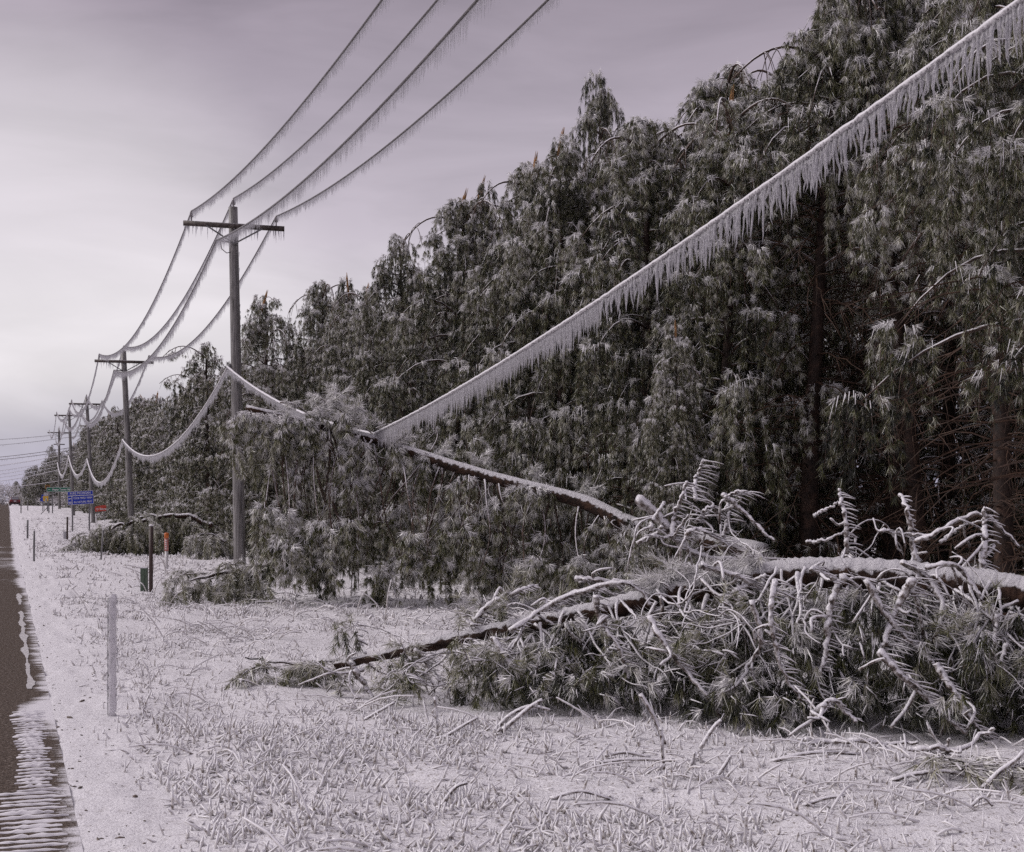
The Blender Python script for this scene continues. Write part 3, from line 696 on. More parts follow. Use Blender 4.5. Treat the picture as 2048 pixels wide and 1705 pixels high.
# ------------------------------------------------------------------ fallen pines
class Wreck:
    """gathers the pieces of one fallen tree"""
    def __init__(s, seed): s.g = np.random.default_rng(seed); s.tr, s.br, s.fi = Buf(), Buf(), Buf(); s.N, s.T, s.V = [], [], []; s.fing = .05; s.bm = 'iced_twig'
    def nodes(s, path, s0, step, v):
        seg = np.linalg.norm(np.diff(path, axis=0), axis=1); cum = np.concatenate(([0], np.cumsum(seg)))
        k = max(2, int(cum[-1] * (1 - s0) / step)); q_ = np.linspace(cum[-1] * s0, cum[-1], k)
        q = np.stack([np.interp(q_, cum, path[:, i]) for i in range(3)], 1); t = nrm(np.gradient(q, axis=0))
        s.N.append(q); s.T.append(t); s.V.append(v + .42 * (1 - np.abs(t[:, 2])) + .12 * s.g.random(k))
    def branch(s, path, r0, r1, sides=6): tube(s.br, path, np.linspace(r0, r1, len(path)) * (1 + s.g.normal(0, .13, len(path))), sides)
    def comb(s, path, step, ln, r, side, s0=.05, s1=1.0, droop=.25):
        """rows of iced needles frozen into fingers, all blown one way"""
        g = s.g; q = along(path, step, .25, g); k = len(q); q = q[int(k * s0):max(int(k * s1), 1)]
        if len(q) < 2: return
        m = len(q); d = nrm(np.asarray(side)[None] + g.normal(0, .13, (m, 3))); L = ln * g.uniform(.55, 1.25, m)
        t = np.linspace(0, 1, 4); Pp = q[:, None] + d[:, None] * (L[:, None] * t[None])[..., None]
        Pp[:, :, 2] -= droop * L[:, None] * t[None] ** 2
        tubes(s.fi, Pp, (r * g.uniform(.75, 1.25, m))[:, None] * np.array([1, 1, .85, .45])[None], 5)
    def strand(s, p, q0, ln, v, step=.045, sub=3, r=.010):
        g = s.g; t = np.linspace(0, 1, 7)
        pp = p + np.outer(1 - (1 - t) ** 2, q0) + np.outer(.08 * t - (ln + .08) * t ** 1.5, [0, 0, 1]) + np.outer(np.sin(t * 5 + g.uniform(0, 6)) * .04 * t, g.normal(size=3) * [1, 1, 0])
        zg = gw(pp[-1, 0], pp[-1, 1]) + .03; pp[:, 2] = np.maximum(pp[:, 2], zg + .06 * g.random())
        s.branch(pp, r, r * .5, 4); s.nodes(pp, .12, step, v)
        for j in range(sub):
            k = g.integers(1, 6); u = nrm(g.normal(size=3) * [1, 1, .2]); l2 = g.uniform(.2, .5) * min(1, ln); t2 = np.linspace(0, 1, 5)
            p2 = pp[k] + np.outer(1 - (1 - t2) ** 2, u * g.uniform(.08, .3)) + np.outer(-l2 * t2 ** 1.5, [0, 0, 1])
            p2[:, 2] = np.maximum(p2[:, 2], zg)
            s.branch(p2, r * .6, r * .3, 3); s.nodes(p2, .1, step, v + g.normal(0, .06))
        return pp
    def finish(s, root, nn, L, w, off, **k):
        C = Buf(); needles(C, np.concatenate(s.N), np.concatenate(s.T), np.concatenate(s.V), nn, L, w, s.g, **k)
        Nn, Tt = np.concatenate(s.N), np.concatenate(s.T); kk = s.g.random(len(Nn)) < s.fing; q, t_ = np.repeat(Nn[kk], 2, 0), np.repeat(Tt[kk], 2, 0)
        if len(q):
            m = len(q); pr = s.g.normal(size=(m, 3)); pr = nrm(pr - (pr * t_).sum(1, keepdims=True) * t_); th = s.g.uniform(.35, 1.0, m)[:, None]
            d = nrm(t_ * np.cos(th) + pr * np.sin(th) + np.array((.25, 0, -.15))); Lf = L * s.g.uniform(.45, .95, m); tq = np.linspace(0, 1, 4)
            Pp = q[:, None] + d[:, None] * (Lf[:, None] * tq[None])[..., None]; Pp[:, :, 2] -= .3 * Lf[:, None] * tq[None] ** 2
            tubes(s.fi, Pp, (.0085 * s.g.uniform(.7, 1.3, m))[:, None] * np.array([1, 1, .8, .35])[None], 4)
        for B, nme, mt, sm in ((s.tr, 'trunk', 'bark', True), (s.br, 'branches', s.bm, True), (C, 'needle_clusters', 'needle', False), (s.fi, 'ice_fingers', 'iced_twig', True)):
            if B.n == 0: continue
            B.v = [x - np.asarray(off, np.float32) for x in B.v]
            o = B.build(nme, M[mt], root, sm)
            if nme in ('needle_clusters', 'ice_fingers'): o['kind'] = 'stuff'

# --- the leaning pine that rests on the cable
W2 = Wreck(51); W2.bm = 'limb'
tp = resample([P(492, 816, 24.4), P(600, 842, 24.5), P(742, 878, 24.45), P(900, 930, 24.0), P(1030, 968, 23.6), P(1170, 1005, 23.2), P(1270, 1052, 22.8), P(1400, 1080, 22.3), P(1530, 1108, 21.8)], 40)
tube(W2.tr, tp, np.linspace(.05, .16, 40) + RNG.normal(0, .003, 40), 9)
# short broken butt on the tip
g2 = W2.g
axis2 = nrm(tp[-1] - tp[0]); tow = np.array((0, -1.0, 0))
def rec2(q, t, v): W2.N.append(q); W2.T.append(t); W2.V.append(v)
for i in range(84):
    f = g2.uniform(.05, .84); p = tp[int(f * 39)]; zg = gw(p[0], p[1]); h = p[2] - zg
    dz = g2.random() ** .8 * h * .85; E = p + np.array((g2.normal(.05, .2), g2.choice([-1, 1], p=[.68, .32]) * g2.uniform(.05, .35 + .5 * dz), -dz - .05))
    if E[0] < P(545, 0, 24.4)[0]: E[0] = P(545 + g2.uniform(0, 60), 0, 24.4)[0]
    rr = .02; t = np.linspace(0, 1, 8); W2.branch(p + np.outer(t, E - p) + np.outer(np.sin(t * math.pi) * g2.uniform(.05, .25), nrm(g2.normal(size=3) * [1, 1, .3])), g2.uniform(.012, .02), .008, 5)
    lng = min(g2.uniform(.5, 1.25), max(.3, E[2] - zg))
    clump(g2, E, g2.uniform(.18, .36), lng, g2.integers(8, 15), g2.uniform(.34, .62), .05, rec2, W2.br, .6, zg + .04)
for px, py, ln_, ra in ((470, 850, .55, .10), (500, 838, .7, .14), (535, 845, .8, .16), (570, 850, .7, .16), (605, 858, .8, .16), (640, 838, .4, .2), (690, 846, .4, .2), (720, 890, .8, .16), (790, 900, .6, .16), (850, 925, .7, .16), (930, 945, .7, .16), (1000, 970, .6, .16), (1090, 985, .7, .18), (1160, 1005, .6, .18)):
    E = P(px, py, 24.15); clump(g2, E, ra, ln_, 12, .55, .045, rec2, W2.br, .6, gw(E[0], E[1]) + .05)
for px, py, ln_ in ((650, 1140, .75), (760, 1150, .9), (880, 1130, .9), (560, 1090, .7), (960, 1120, .8), (820, 1080, .7), (700, 1060, .7)):
    E = P(px, py, 23.2); clump(g2, E, .14, ln_, 12, .36, .05, rec2, W2.br, .3, gw(E[0], E[1]) + .05)
for i in range(40):                                  # bare dark branches hanging through
    f = g2.uniform(.15, .85); p = tp[int(f * 39)]; h = p[2] - gw(p[0], p[1]); t = np.linspace(0, 1, 9)
    e = np.array((g2.normal(-.1, .5), g2.normal(-.2, .4), -h * g2.uniform(.5, .95)))
    pp = p + np.outer(t, e) + np.outer(np.sin(t * math.pi) * g2.uniform(.05, .35), nrm(g2.normal(size=3))) + np.outer(np.sin(t * 9 + i) * .03, [1, 0, 0])
    W2.branch(pp, g2.uniform(.012, .022), .006, 5)
    if g2.random() < .5:
        for j in range(3):
            k = g2.integers(3, 9); c = pp[k] + np.cumsum(np.vstack([[0, 0, 0], g2.normal(0, .07, (5, 3)) + [0, -.01, -.03]]), 0); W2.branch(c, .008, .004, 4)
for px, py, n_, l_ in ((655, 800, 9, .24), (625, 812, 8, .2), (690, 815, 8, .22), (730, 840, 7, .2), (560, 825, 7, .22), (790, 868, 6, .18), (880, 905, 5, .2), (960, 920, 5, .2), (1060, 955, 5, .2), (1170, 975, 6, .2)):
    for j in range(n_):
        c = P(px + g2.normal(0, 14), py + g2.normal(4, 9), 24.3 + g2.normal(0, .15)); d = nrm(np.array((g2.normal(.2, .7), g2.normal(0, .6), g2.uniform(-.1, .5)))); t = np.linspace(0, 1, 4)
        pp = c + np.outer(t * l_, d); W2.nodes(pp, 0, .03, .55)
for pts, r in (([P(452, 872, 24.1), P(470, 850, 24.2), P(495, 822, 24.35)], .012), ([P(560, 805, 24.4), P(595, 812, 24.4), P(640, 850, 24.45)], .018), ([P(640, 796, 24.4), P(690, 828, 24.4), P(745, 868, 24.4)], .016), ([P(610, 860, 24.3), P(575, 872, 24.2), P(565, 930, 24.1), P(570, 1000, 24)], .02), ([P(745, 880, 24.3), P(700, 945, 24.2), P(665, 1000, 24.1), P(690, 1080, 24), P(655, 1160, 23.9)], .026), ([P(860, 905, 24.3), P(875, 870, 24.5), P(858, 840, 24.6)], .012)):
    W2.branch(resample(pts, 14), r, r * .6, 5)
for i in range(8):                                  # the clump hanging over the pole foot
    c = P(462 + g2.uniform(0, 110), 845 + g2.uniform(0, 30), 24.2 + g2.normal(0, .1)); W2.strand(c, np.array((g2.normal(0, .1), g2.normal(-.1, .15), .05)), g2.uniform(.3, .85), g2.uniform(.34, .5), .04, 3, .009)
root = empty('fallen_pine', (tp[-1][0], tp[-1][1], gw(tp[-1][0], tp[-1][1])))
tag(root, 'snapped pine leaning across the thick cable, its branches hanging to the ground', 'tree', 'fallen pines')
W2.finish(root, 17, .14, .0046, root.location, lo=10, hi=66, grav=.45)

# --- the pine lying along the verge
W1 = Wreck(61); g1 = W1.g; W1.fing = .10
tp = resample([P(2150, 1222, 10.9), P(2050, 1192, 11.0), P(1900, 1166, 11.2), P(1700, 1150, 11.4), P(1550, 1152, 11.5), P(1380, 1180, 11.7), P(1200, 1222, 11.9), P(1040, 1252, 12.1), P(860, 1290, 12.4), P(672, 1332, 12.7)], 60)
tf = resample(tp, 220); tube(W1.tr, tf, np.interp(np.linspace(0, 1, 220), [0, .4, 1], [.148, .125, .032]) * (1 + RNG.normal(0, .035, 220)), 16)
W1.tr.v[-1] = W1.tr.v[-1] + RNG.normal(0, .0045, W1.tr.v[-1].shape).astype(np.float32)
TIPWARD = nrm(tp[-1] - tp[0])
def twig(p, d, ln, r, curl, dep, leaf):
    """a crooked iced twig that forks and curls"""
    n_ = max(6, int(ln / .06)); step = ln / n_; pts = [p]; d = nrm(d); ax = nrm(g1.normal(size=3)); zg = gw(p[0], p[1]) + .02
    for k in range(n_):
        d = nrm(d + np.cross(ax, d) * curl * step * 6 + g1.normal(0, .20, 3) + np.array((0, 0, -.05))); q = pts[-1] + d * step
        if q[2] < zg: q[2] = zg; d[2] = abs(d[2]) * .1; d = nrm(d)
        pts.append(q)
    pts = resample(pts, n_ * 2); W1.branch(pts, r, r * .42, 6 if r > .009 else 5)
    if leaf and dep == 0: W1.nodes(pts, .35, .04, g1.uniform(.04, .26))
    if g1.random() < .05: W1.comb(pts, .045, .10, .0095, (.85, -.25, -.1), .1, 1)
    if dep:
        for j in range(g1.integers(2, 4)):
            k = g1.integers(n_ // 2, n_ * 2); twig(pts[k], d + g1.normal(0, .7, 3), ln * g1.uniform(.35, .65), r * .62, g1.normal(0, .55), dep - 1, leaf)
for i in range(128):
    f = g1.uniform(-.02, .98); p = tp[int(np.clip(f, 0, 1) * 59)]; thin = f > .58; sd = -1 if g1.random() < .75 else 1
    d = np.array((g1.normal(-.25, .5), sd * g1.uniform(.25, 1.0), g1.uniform(-.9, .1) if thin else (g1.uniform(-1.0, -.2) if sd < 0 else g1.uniform(-.6, .9))))
    twig(p + np.array((0, .09 * sd, -.08 if sd < 0 else .05)), d, g1.uniform(.35, .8) if thin else g1.uniform(.5, 1.25), g1.uniform(.008, .015), g1.normal(0, .35), 2, d[2] < .1 and g1.random() < (.75 if f > .35 else .5))
for i in range(46):                                  # bare iced branches splayed down the near side
    f = g1.uniform(.0, .8); p = tp[int(f * 59)] + np.array((g1.normal(0, .1), -.14 - .12 * g1.random(), g1.uniform(-.05, .08)))
    twig(p, np.array((g1.normal(.05, .55), -g1.uniform(.15, .6), g1.uniform(-.9, -.15))), g1.uniform(.55, 1.15), g1.uniform(.011, .018), g1.normal(0, .3), 1, False)
def rec1(q, t, v): W1.N.append(q); W1.T.append(t); W1.V.append(v)
for i in range(84):                                  # needle sprays sagging below the trunk
    f = g1.uniform(.0, .82); p = tp[int(f * 59)].copy(); p[2] -= .12; zg = gw(p[0], p[1])
    E = p + np.array((g1.normal(0, .2), g1.choice([-1, 1], p=[.7, .3]) * g1.uniform(.1, .75), 0)); E[2] = zg + max(.12, (p[2] - zg) * g1.uniform(.25, .95))
    clump(g1, E, g1.uniform(.08, .17), max(.12, min(.5, E[2] - zg)), g1.integers(4, 8), g1.uniform(.0, .22), .045, rec1, W1.br, .6, zg + .02)
for i in range(60):                                  # sprays matted on the snow in front
    f = g1.uniform(.0, .72); p = tp[int(f * 59)].copy(); E = p + np.array((g1.normal(0, .25), -g1.uniform(.25, 1.0), 0)); zg = gw(E[0], E[1]); E[2] = zg + g1.uniform(.08, .26)
    clump(g1, E, g1.uniform(.08, .16), max(.1, E[2] - zg), g1.integers(4, 7), g1.uniform(.0, .22), .042, rec1, W1.br, .65, zg + .01)
for i in range(18):                                  # snowy rosettes on top of the trunk
    f = g1.uniform(.44, .60); p = tp[int(f * 59)] + np.array((g1.normal(0, .12), g1.normal(0.05, .15), .04 + g1.uniform(0, .08)))
    for j in range(4):
        d = nrm(np.array((g1.normal(-.3, .6), g1.normal(-.2, .5), g1.uniform(-.1, .5)))); W1.nodes(p + np.outer(np.linspace(0, .13, 3), d), 0, .035, g1.uniform(.5, .75))
# iced snags standing above the trunk (rows read off the photograph)
SN = [
 ([(1272, 996), (1320, 1040), (1352, 1078), (1400, 1112), (1470, 1120)], 12.2, .036, 0),
 ([(1345, 1080), (1350, 1030), (1362, 1000), (1372, 962)], 12.1, .018, .11),
 ([(1388, 1000), (1392, 960), (1402, 940), (1404, 922)], 12.3, .016, .13),
 ([(1300, 1064), (1305, 1040), (1322, 1014), (1330, 1005)], 12.0, .016, .0),
 ([(1305, 1070), (1328, 1076), (1352, 1068), (1375, 1030)], 12.0, .014, .0),
 ([(1448, 1075), (1460, 1030), (1455, 1000), (1470, 985), (1508, 985)], 12.0, .014, .12),
 ([(1446, 990), (1475, 1012), (1510, 1045), (1545, 1082)], 11.9, .018, 0),
 ([(1370, 1080), (1382, 1060), (1410, 1062), (1445, 1085), (1470, 1098)], 11.8, .016, .1),
 ([(1395, 1045), (1408, 1020), (1425, 1015), (1440, 1040), (1442, 1080)], 12.1, .014, .06),
 ([(1692, 1135), (1690, 1060), (1682, 1010), (1680, 978)], 11.7, .019, .09),
 ([(1612, 1085), (1650, 1080), (1688, 1062)], 11.6, .013, 0), ([(1630, 1032), (1660, 1015), (1680, 1005)], 11.7, .011, 0),
 ([(1832, 1130), (1822, 1070), (1812, 1020), (1804, 990)], 11.5, .021, .05),
 ([(1765, 1060), (1800, 1068), (1850, 1070)], 11.5, .014, .06),
 ([(1958, 1155), (1965, 1100), (1972, 1050), (1970, 1015)], 11.3, .024, .1),
 ([(1830, 1085), (1880, 1058), (1930, 1035), (1972, 1030), (2010, 1060), (2040, 1095)], 11.4, .016, .0),
 ([(1880, 1085), (1920, 1056), (1965, 1040)], 11.4, .012, .0),
 ([(945, 1242), (985, 1205), (1040, 1180), (1075, 1170)], 12.3, .022, .08),
 ([(1100, 1215), (1140, 1190), (1180, 1178), (1230, 1190)], 12.0, .02, .07),
 ([(1152, 1156), (1200, 1160), (1290, 1165), (1380, 1150)], 12.1, .02, .07),
 ([(1020, 1262), (1080, 1225), (1150, 1190), (1230, 1165), (1275, 1175), (1300, 1215), (1330, 1260)], 11.7, .022, .08),
 ([(1400, 1130), (1450, 1145), (1500, 1165), (1560, 1200), (1600, 1260)], 11.3, .022, .09),
 ([(1455, 1195), (1500, 1170), (1535, 1150)], 11.2, .021, .12),
 ([(1800, 1125), (1850, 1150), (1880, 1200), (1870, 1260), (1850, 1310)], 10.8, .021, .08),
 ([(1850, 1135), (1900, 1128), (1935, 1150), (1960, 1190), (1965, 1215)], 10.7, .017, .0),
 ([(1822, 1155), (1800, 1210), (1770, 1280), (1755, 1310)], 10.6, .026, .17),
 ([(1690, 1150), (1665, 1220), (1655, 1300), (1640, 1350)], 10.7, .024, .09),
 ([(1620, 1140), (1640, 1135), (1665, 1155), (1672, 1165)], 10.7, .014, .06),
 ([(1755, 1300), (1800, 1350), (1860, 1400), (1910, 1450), (1960, 1475)], 10.3, .024, .12),
 ([(1880, 1330), (1920, 1400), (1950, 1450), (2000, 1490)], 10.3, .022, .1),
 ([(2000, 1230), (1990, 1290), (1960, 1340), (1930, 1330)], 10.6, .015, .05),
 ([(2020, 1290), (2000, 1340), (1985, 1400), (1960, 1420)], 10.5, .016, .05),
 ([(1630, 1440), (1640, 1410), (1670, 1400), (1690, 1420), (1710, 1445)], 10.0, .02, .06),
 ([(1610, 1480), (1660, 1490), (1720, 1478), (1780, 1490), (1830, 1480)], 9.75, .018, .0),
 ([(1810, 1505), (1860, 1488), (1900, 1500), (1960, 1470), (1985, 1455)], 9.7, .018, .0),
 ([(1760, 1490), (1800, 1505), (1860, 1512), (1900, 1500), (1905, 1480)], 9.7, .016, .0),
 ([(1190, 1190), (1200, 1240), (1240, 1300), (1260, 1380)], 11.3, .018, .08),
 ([(1300, 1235), (1330, 1290), (1370, 1340), (1420, 1400), (1450, 1450)], 10.9, .02, .09),
 ([(1500, 1200), (1520, 1280), (1500, 1330), (1470, 1370), (1440, 1390)], 10.9, .017, .0),
 ([(985, 1275), (1020, 1330), (1040, 1370), (1060, 1410)], 11.6, .02, .11),
 ([(700, 1325), (715, 1350), (735, 1385), (745, 1400)], 12.4, .022, .0),
 ([(830, 1300), (860, 1340), (890, 1370), (920, 1390)], 12.2, .016, .08),
 ([(1730, 1160), (1780, 1240), (1840, 1300), (1870, 1330)], 10.6, .02, .09),
 ([(1550, 1160), (1540, 1240), (1560, 1330), (1600, 1400)], 10.6, .018, .1),
]
for pts, Yb, r, cl in SN:
    pp = resample([P(x, y, Yb) + np.array((0, g1.normal(0, .05), 0)) for x, y in pts], 20)
    pp[1:-1] += g1.normal(0, .004, (18, 3)); zg = gw(pp[0, 0], pp[0, 1]) + .015; pp[:, 2] = np.maximum(pp[:, 2], zg)
    r = r * 1.25; pp = resample(pp, 36) + g1.normal(0, .0035, (36, 3))
    W1.branch(pp, r, r * .5, 7)
    if cl: W1.comb(pp, .034, cl * 1.15, .0066, (.9, -.25, -.08), .0, 1, .2)
    if r > .017:
        for j in range(3):
            k = g1.integers(3, 17); d = nrm(g1.normal(size=3) * [1, .8, .7]); t2 = np.linspace(0, 1, 7); l2 = g1.uniform(.1, .3)
            p2 = pp[k] + np.outer(l2 * t2, d) + np.outer(-.5 * l2 * t2 ** 2, [0, 0, 1]) + np.outer(np.sin(t2 * 4) * .05, nrm(g1.normal(size=3)))
            p2[:, 2] = np.maximum(p2[:, 2], zg); W1.branch(p2, r * .5, r * .38, 6)
root = empty('fallen_pine', (tp[5][0], tp[5][1], gw(tp[5][0], tp[5][1])))
tag(root, 'snow-crusted pine trunk lying along the verge with iced snags and splayed branches', 'tree', 'fallen pines')
W1.finish(root, 22, .14, .0029, root.location, lo=12, hi=62, grav=.4)

# --- small branch ends and low debris
def limb_on_ground(seed, pts, Y_, r, label, nstr, spread, ht, vv=.3, name='fallen_limb'):
    w = Wreck(seed); g = w.g; w.bm = 'limb'
    pp = resample([P(x, y, Y_) for x, y in pts], 16)
    zz = np.array([gw(a, b) for a, b in pp[:, :2]]); pp[:, 2] = np.maximum(pp[:, 2], zz + r)
    pp[1:-1, 2] += g.normal(0, r * .5, 14); tube(w.tr, resample(pp, 40), np.linspace(r * .6, r, 40) * (1 + g.normal(0, .06, 40)), 8)
    for i in range(nstr):
        p = pp[g.integers(0, 16)].copy(); p[2] = gw(p[0], p[1]) + (p[2] - gw(p[0], p[1])) * g.uniform(.15, 1.2) + .03; p[0] += g.normal(0, spread * .4); q0 = np.array((g.normal(0, spread * .5), g.normal(-.1, spread), g.uniform(.0, ht)))
        w.strand(p, q0, max(.1, p[2] - gw(p[0], p[1])) * g.uniform(.6, 1.1) + ht * .5, g.uniform(vv - .1, vv + .12), .05, 3, .009)
    o = empty(name, (pp[0][0], pp[0][1], zz[0])); tag(o, label, 'branch', 'broken limbs on the snow')
    w.finish(o, 12, .16, .0042 if Y_ < 30 else .007, o.location, lo=15, hi=60, grav=.35)
limb_on_ground(71, [(380, 1162), (430, 1150), (490, 1138), (545, 1130)], 24.5, .04, 'leafy broken limb heaped on the snow at the foot of the tall pole', 46, .5, .35, .34)
limb_on_ground(72, [(490, 1315), (540, 1322), (600, 1332), (660, 1340)], 13.3, .014, 'thin orange-barked branch lying just off the tip of the fallen trunk', 12, .12, .06, .26)
limb_on_ground(73, [(1900, 1545), (1960, 1535), (2040, 1530), (2090, 1540)], 8.9, .02, 'green pine sprig half buried in snow at the lower right corner', 9, .12, .05, .3)
limb_on_ground(74, [(280, 1036), (320, 1032), (370, 1034), (425, 1052)], 58.0, .11, 'dark bowed trunk arching over a brush heap behind the second utility pole', 90, .7, .3, .26)
limb_on_ground(76, [(178, 1085), (215, 1062), (250, 1048), (292, 1040)], 56.0, .07, 'heap of frosted brush piled in front of the second utility pole', 110, .8, .35, .32)
limb_on_ground(75, [(385, 1075), (410, 1068), (430, 1072), (450, 1085)], 48.0, .03, 'small bowed clump of frosted needles on the snow before the tall pole', 40, .4, .3, .46)

# ------------------------------------------------------------------ iced stubble of the verge
def stalks(seed, n, lr, yr, lnr, rad, lay, keepf, seg=2, sides=4, arch=0.0):
    g = np.random.default_rng(seed)
    nc_ = max(1, n // 7); cl_ = g.uniform(*lr, nc_); cY = np.exp(g.uniform(np.log(yr[0]), np.log(yr[1]), nc_)); ci = g.integers(0, nc_, n)
    sp_ = np.where(g.random(n) < .6, .055, .5); l = np.clip(cl_[ci] + g.normal(0, 1, n) * sp_, lr[0], None); Y = cY[ci] + g.normal(0, 1, n) * sp_; k = g.random(n) < keepf(l, Y); l, Y = l[k], Y[k]; m = len(l)
    X = l + SLOPE * Y; z = gz(l, Y)
    az = g.uniform(0, 6.28, m); el = np.where(g.random(m) < lay, g.uniform(.05, .4, m), g.uniform(.6, 1.5, m))
    d = np.stack([np.cos(az) * np.cos(el), np.sin(az) * np.cos(el), np.sin(el)], 1)
    ln = lnr[0] + (lnr[1] - lnr[0]) * g.random(m) ** 1.5 * 1.25; t = np.array([0, .55, 1.0]) if seg == 2 else np.concatenate([np.linspace(0, .97, seg), [1.0]])
    Pp = np.stack([X, Y, z - .015], 1)[:, None] + d[:, None] * (ln[:, None] * t[None])[..., None]
    Pp = Pp + (g.normal(0, .22, (m, 1, 3)) * np.array([1, 1, .5])) * (ln[:, None] * (t ** 2)[None])[..., None]
    if arch: Pp[:, :, 2] += (arch * ln[:, None] * np.sin(t * math.pi)[None])
    sc = np.clip(Y / 16, .9, 2.2) ** .5
    R = (g.uniform(rad[0], rad[1], m) * sc)[:, None] * np.where(t < .85, 1, np.where(t < .98, .9, .55))[None]
    return Pp, R, sides
def veg(l, Y): return np.clip(sstep(.55, 1.25, l + .25 * (vnoise(l * 2, Y * 2, 31) - .5)) * (.25 + 1.1 * sstep(.32, .7, vnoise(l * 1.1, Y * 1.1, 32))), 0, 1)
B = Buf()
for a in ((1, 26000, (.5, 6.2), (6.4, 26), (.025, .09), (.0042, .0095), .5, lambda l, Y: veg(l, Y) * sstep(7.5, 4.2, l)),
          (9, 8000, (.55, 3.6), (6.5, 11), (.025, .095), (.0045, .0105), .5, lambda l, Y: sstep(.6, 1.1, l) * sstep(.3, .55, vnoise(l * 1.6, Y * 1.6, 37))),
          (2, 9000, (2.2, 11.5), (6.4, 26), (.025, .11), (.0035, .008), .8, lambda l, Y: veg(l, Y) * .9),
          (3, 6500, (.7, 9.5), (20, 60), (.04, .12), (.008, .014), .5, lambda l, Y: veg(l, Y)),
          (4, 3500, (.8, 8.0), (48, 130), (.06, .16), (.012, .02), .5, lambda l, Y: veg(l, Y))):
    Pp, R, sd = stalks(*a); tubes(B, Pp, R, sd)
o = B.build('frozen_grass', M['iced_stalk']); tag(o, 'short ice-sheathed grass stubble covering the snowy verge', 'grass', kind='stuff')
B = Buf()
for a in ((5, 1300, (1.2, 10.5), (6.6, 24), (.12, .42), (.004, .009), .9, lambda l, Y: .75 * veg(l, Y) + .1, 5, 5, .12), (6, 700, (2.2, 8.5), (16, 38), (.2, .5), (.006, .009), .92, lambda l, Y: veg(l, Y) * .8 + .1, 5, 5, .12)):
    Pp, R, sd = stalks(*a); tubes(B, Pp, R, sd)
o = B.build('frozen_reed_grass', M['iced_stalk']); tag(o, 'longer bent ice-sheathed grass stems strewn over the snow', 'grass', kind='stuff')
g5 = np.random.default_rng(88); n5 = 230; l5 = .34 + np.abs(g5.normal(0, .32, n5)); Y5 = np.exp(g5.uniform(np.log(6.5), np.log(40), n5)); z5 = gz(l5, Y5)
B = Buf(); a5 = g5.uniform(0, 6.28, n5); r5 = g5.uniform(.002, .007, n5) * (1 + (g5.random(n5) < .08)); c5 = np.stack([l5 + SLOPE * Y5, Y5, z5 + .001], 1); d5 = np.stack([np.cos(a5), np.sin(a5), g5.uniform(-.2, .5, n5)], 1) * (r5 * g5.uniform(.8, 2.5, n5))[:, None]
tubes(B, np.stack([c5 - d5, c5, c5 + d5], 1), r5[:, None] * np.array([.4, 1, .45])[None], 5); o = B.build('gravel_grit', M['grit']); tag(o, 'dark grit and ice crumbs thrown onto the snowy shoulder', 'grit', kind='stuff')
# larger iced twigs lying on the snow, each a thing
TW = [([(1000, 1490), (1030, 1465), (1060, 1440), (1085, 1425)], 10.3, .018), ([(990, 1470), (1020, 1440), (1060, 1422), (1100, 1430)], 10.4, .016), ([(880, 1510), (920, 1485), (955, 1465)], 10.1, .013), ([(725, 1455), (760, 1435), (790, 1418)], 11.0, .013), ([(870, 1430), (873, 1470), (876, 1508)], 10.2, .011),
      ([(1280, 1400), (1305, 1440), (1330, 1500)], 9.8, .017), ([(1400, 1520), (1425, 1480), (1442, 1462)], 9.6, .015), ([(1200, 1535), (1260, 1528), (1350, 1530)], 9.3, .014), ([(1210, 1512), (1250, 1505), (1300, 1515)], 9.5, .013), ([(1322, 1505), (1324, 1540), (1328, 1590)], 9.0, .012),
      ([(1430, 1610), (1450, 1580), (1462, 1560)], 8.8, .012), ([(1380, 1560), (1390, 1525)], 9.1, .012), ([(1540, 1545), (1600, 1530), (1660, 1525), (1720, 1530)], 9.3, .014), ([(1780, 1580), (1830, 1565), (1900, 1560), (1960, 1575), (2010, 1560)], 8.8, .015), ([(1960, 1600), (2000, 1560), (2030, 1540), (2048, 1520)], 8.6, .016), ([(1860, 1640), (1900, 1620), (1925, 1610)], 8.2, .011), ([(1605, 1670), (1650, 1655), (1690, 1650)], 7.9, .012), ([(1940, 1670), (1965, 1650), (1985, 1668)], 7.8, .01), ([(560, 1240), (600, 1225), (640, 1235)], 13.5, .012), ([(600, 1290), (640, 1270), (650, 1240)], 13.3, .011), ([(880, 1700), (910, 1660), (935, 1650)], 7.9, .012), ([(1100, 1640), (1160, 1625), (1220, 1640)], 8.1, .012)]
for i, (pts, Yb, r) in enumerate(TW):
    pp = resample([P(x, y, Yb) for x, y in pts], 12); zz = np.array([gw(a, b) for a, b in pp[:, :2]]) + r * .3
    sh = min(0, 0); lo = (pp[:, 2] - zz).min(); pp[:, 2] -= lo
    root = empty('iced_twig', (pp[0][0], pp[0][1], zz[0])); off = np.array(root.location)
    tag(root, 'thick ice-sheathed twig lying loose on the snow of the verge', 'twig', 'iced twigs strewn on the snow')
    W = Buf(); tube(W, pp - off, np.linspace(r, r * .75, 12), 7); W.build('sheath', M['iced_twig'], root)
    q = along(pp - off, .014); gd = np.array([gw(a + off[0], b + off[1]) for a, b in q[:, :2]]) - off[2]; h = q[:, 2] - gd
    k = h > .03
    if k.sum() > 3:
        I = Buf(); icicle_batch(I, q[k], np.minimum(h[k], .10) * RNG.uniform(.5, 1, k.sum()), np.full(k.sum(), .0035), 4); tag(I.build('icicle_fringe', M['ice'], root), kind='stuff')

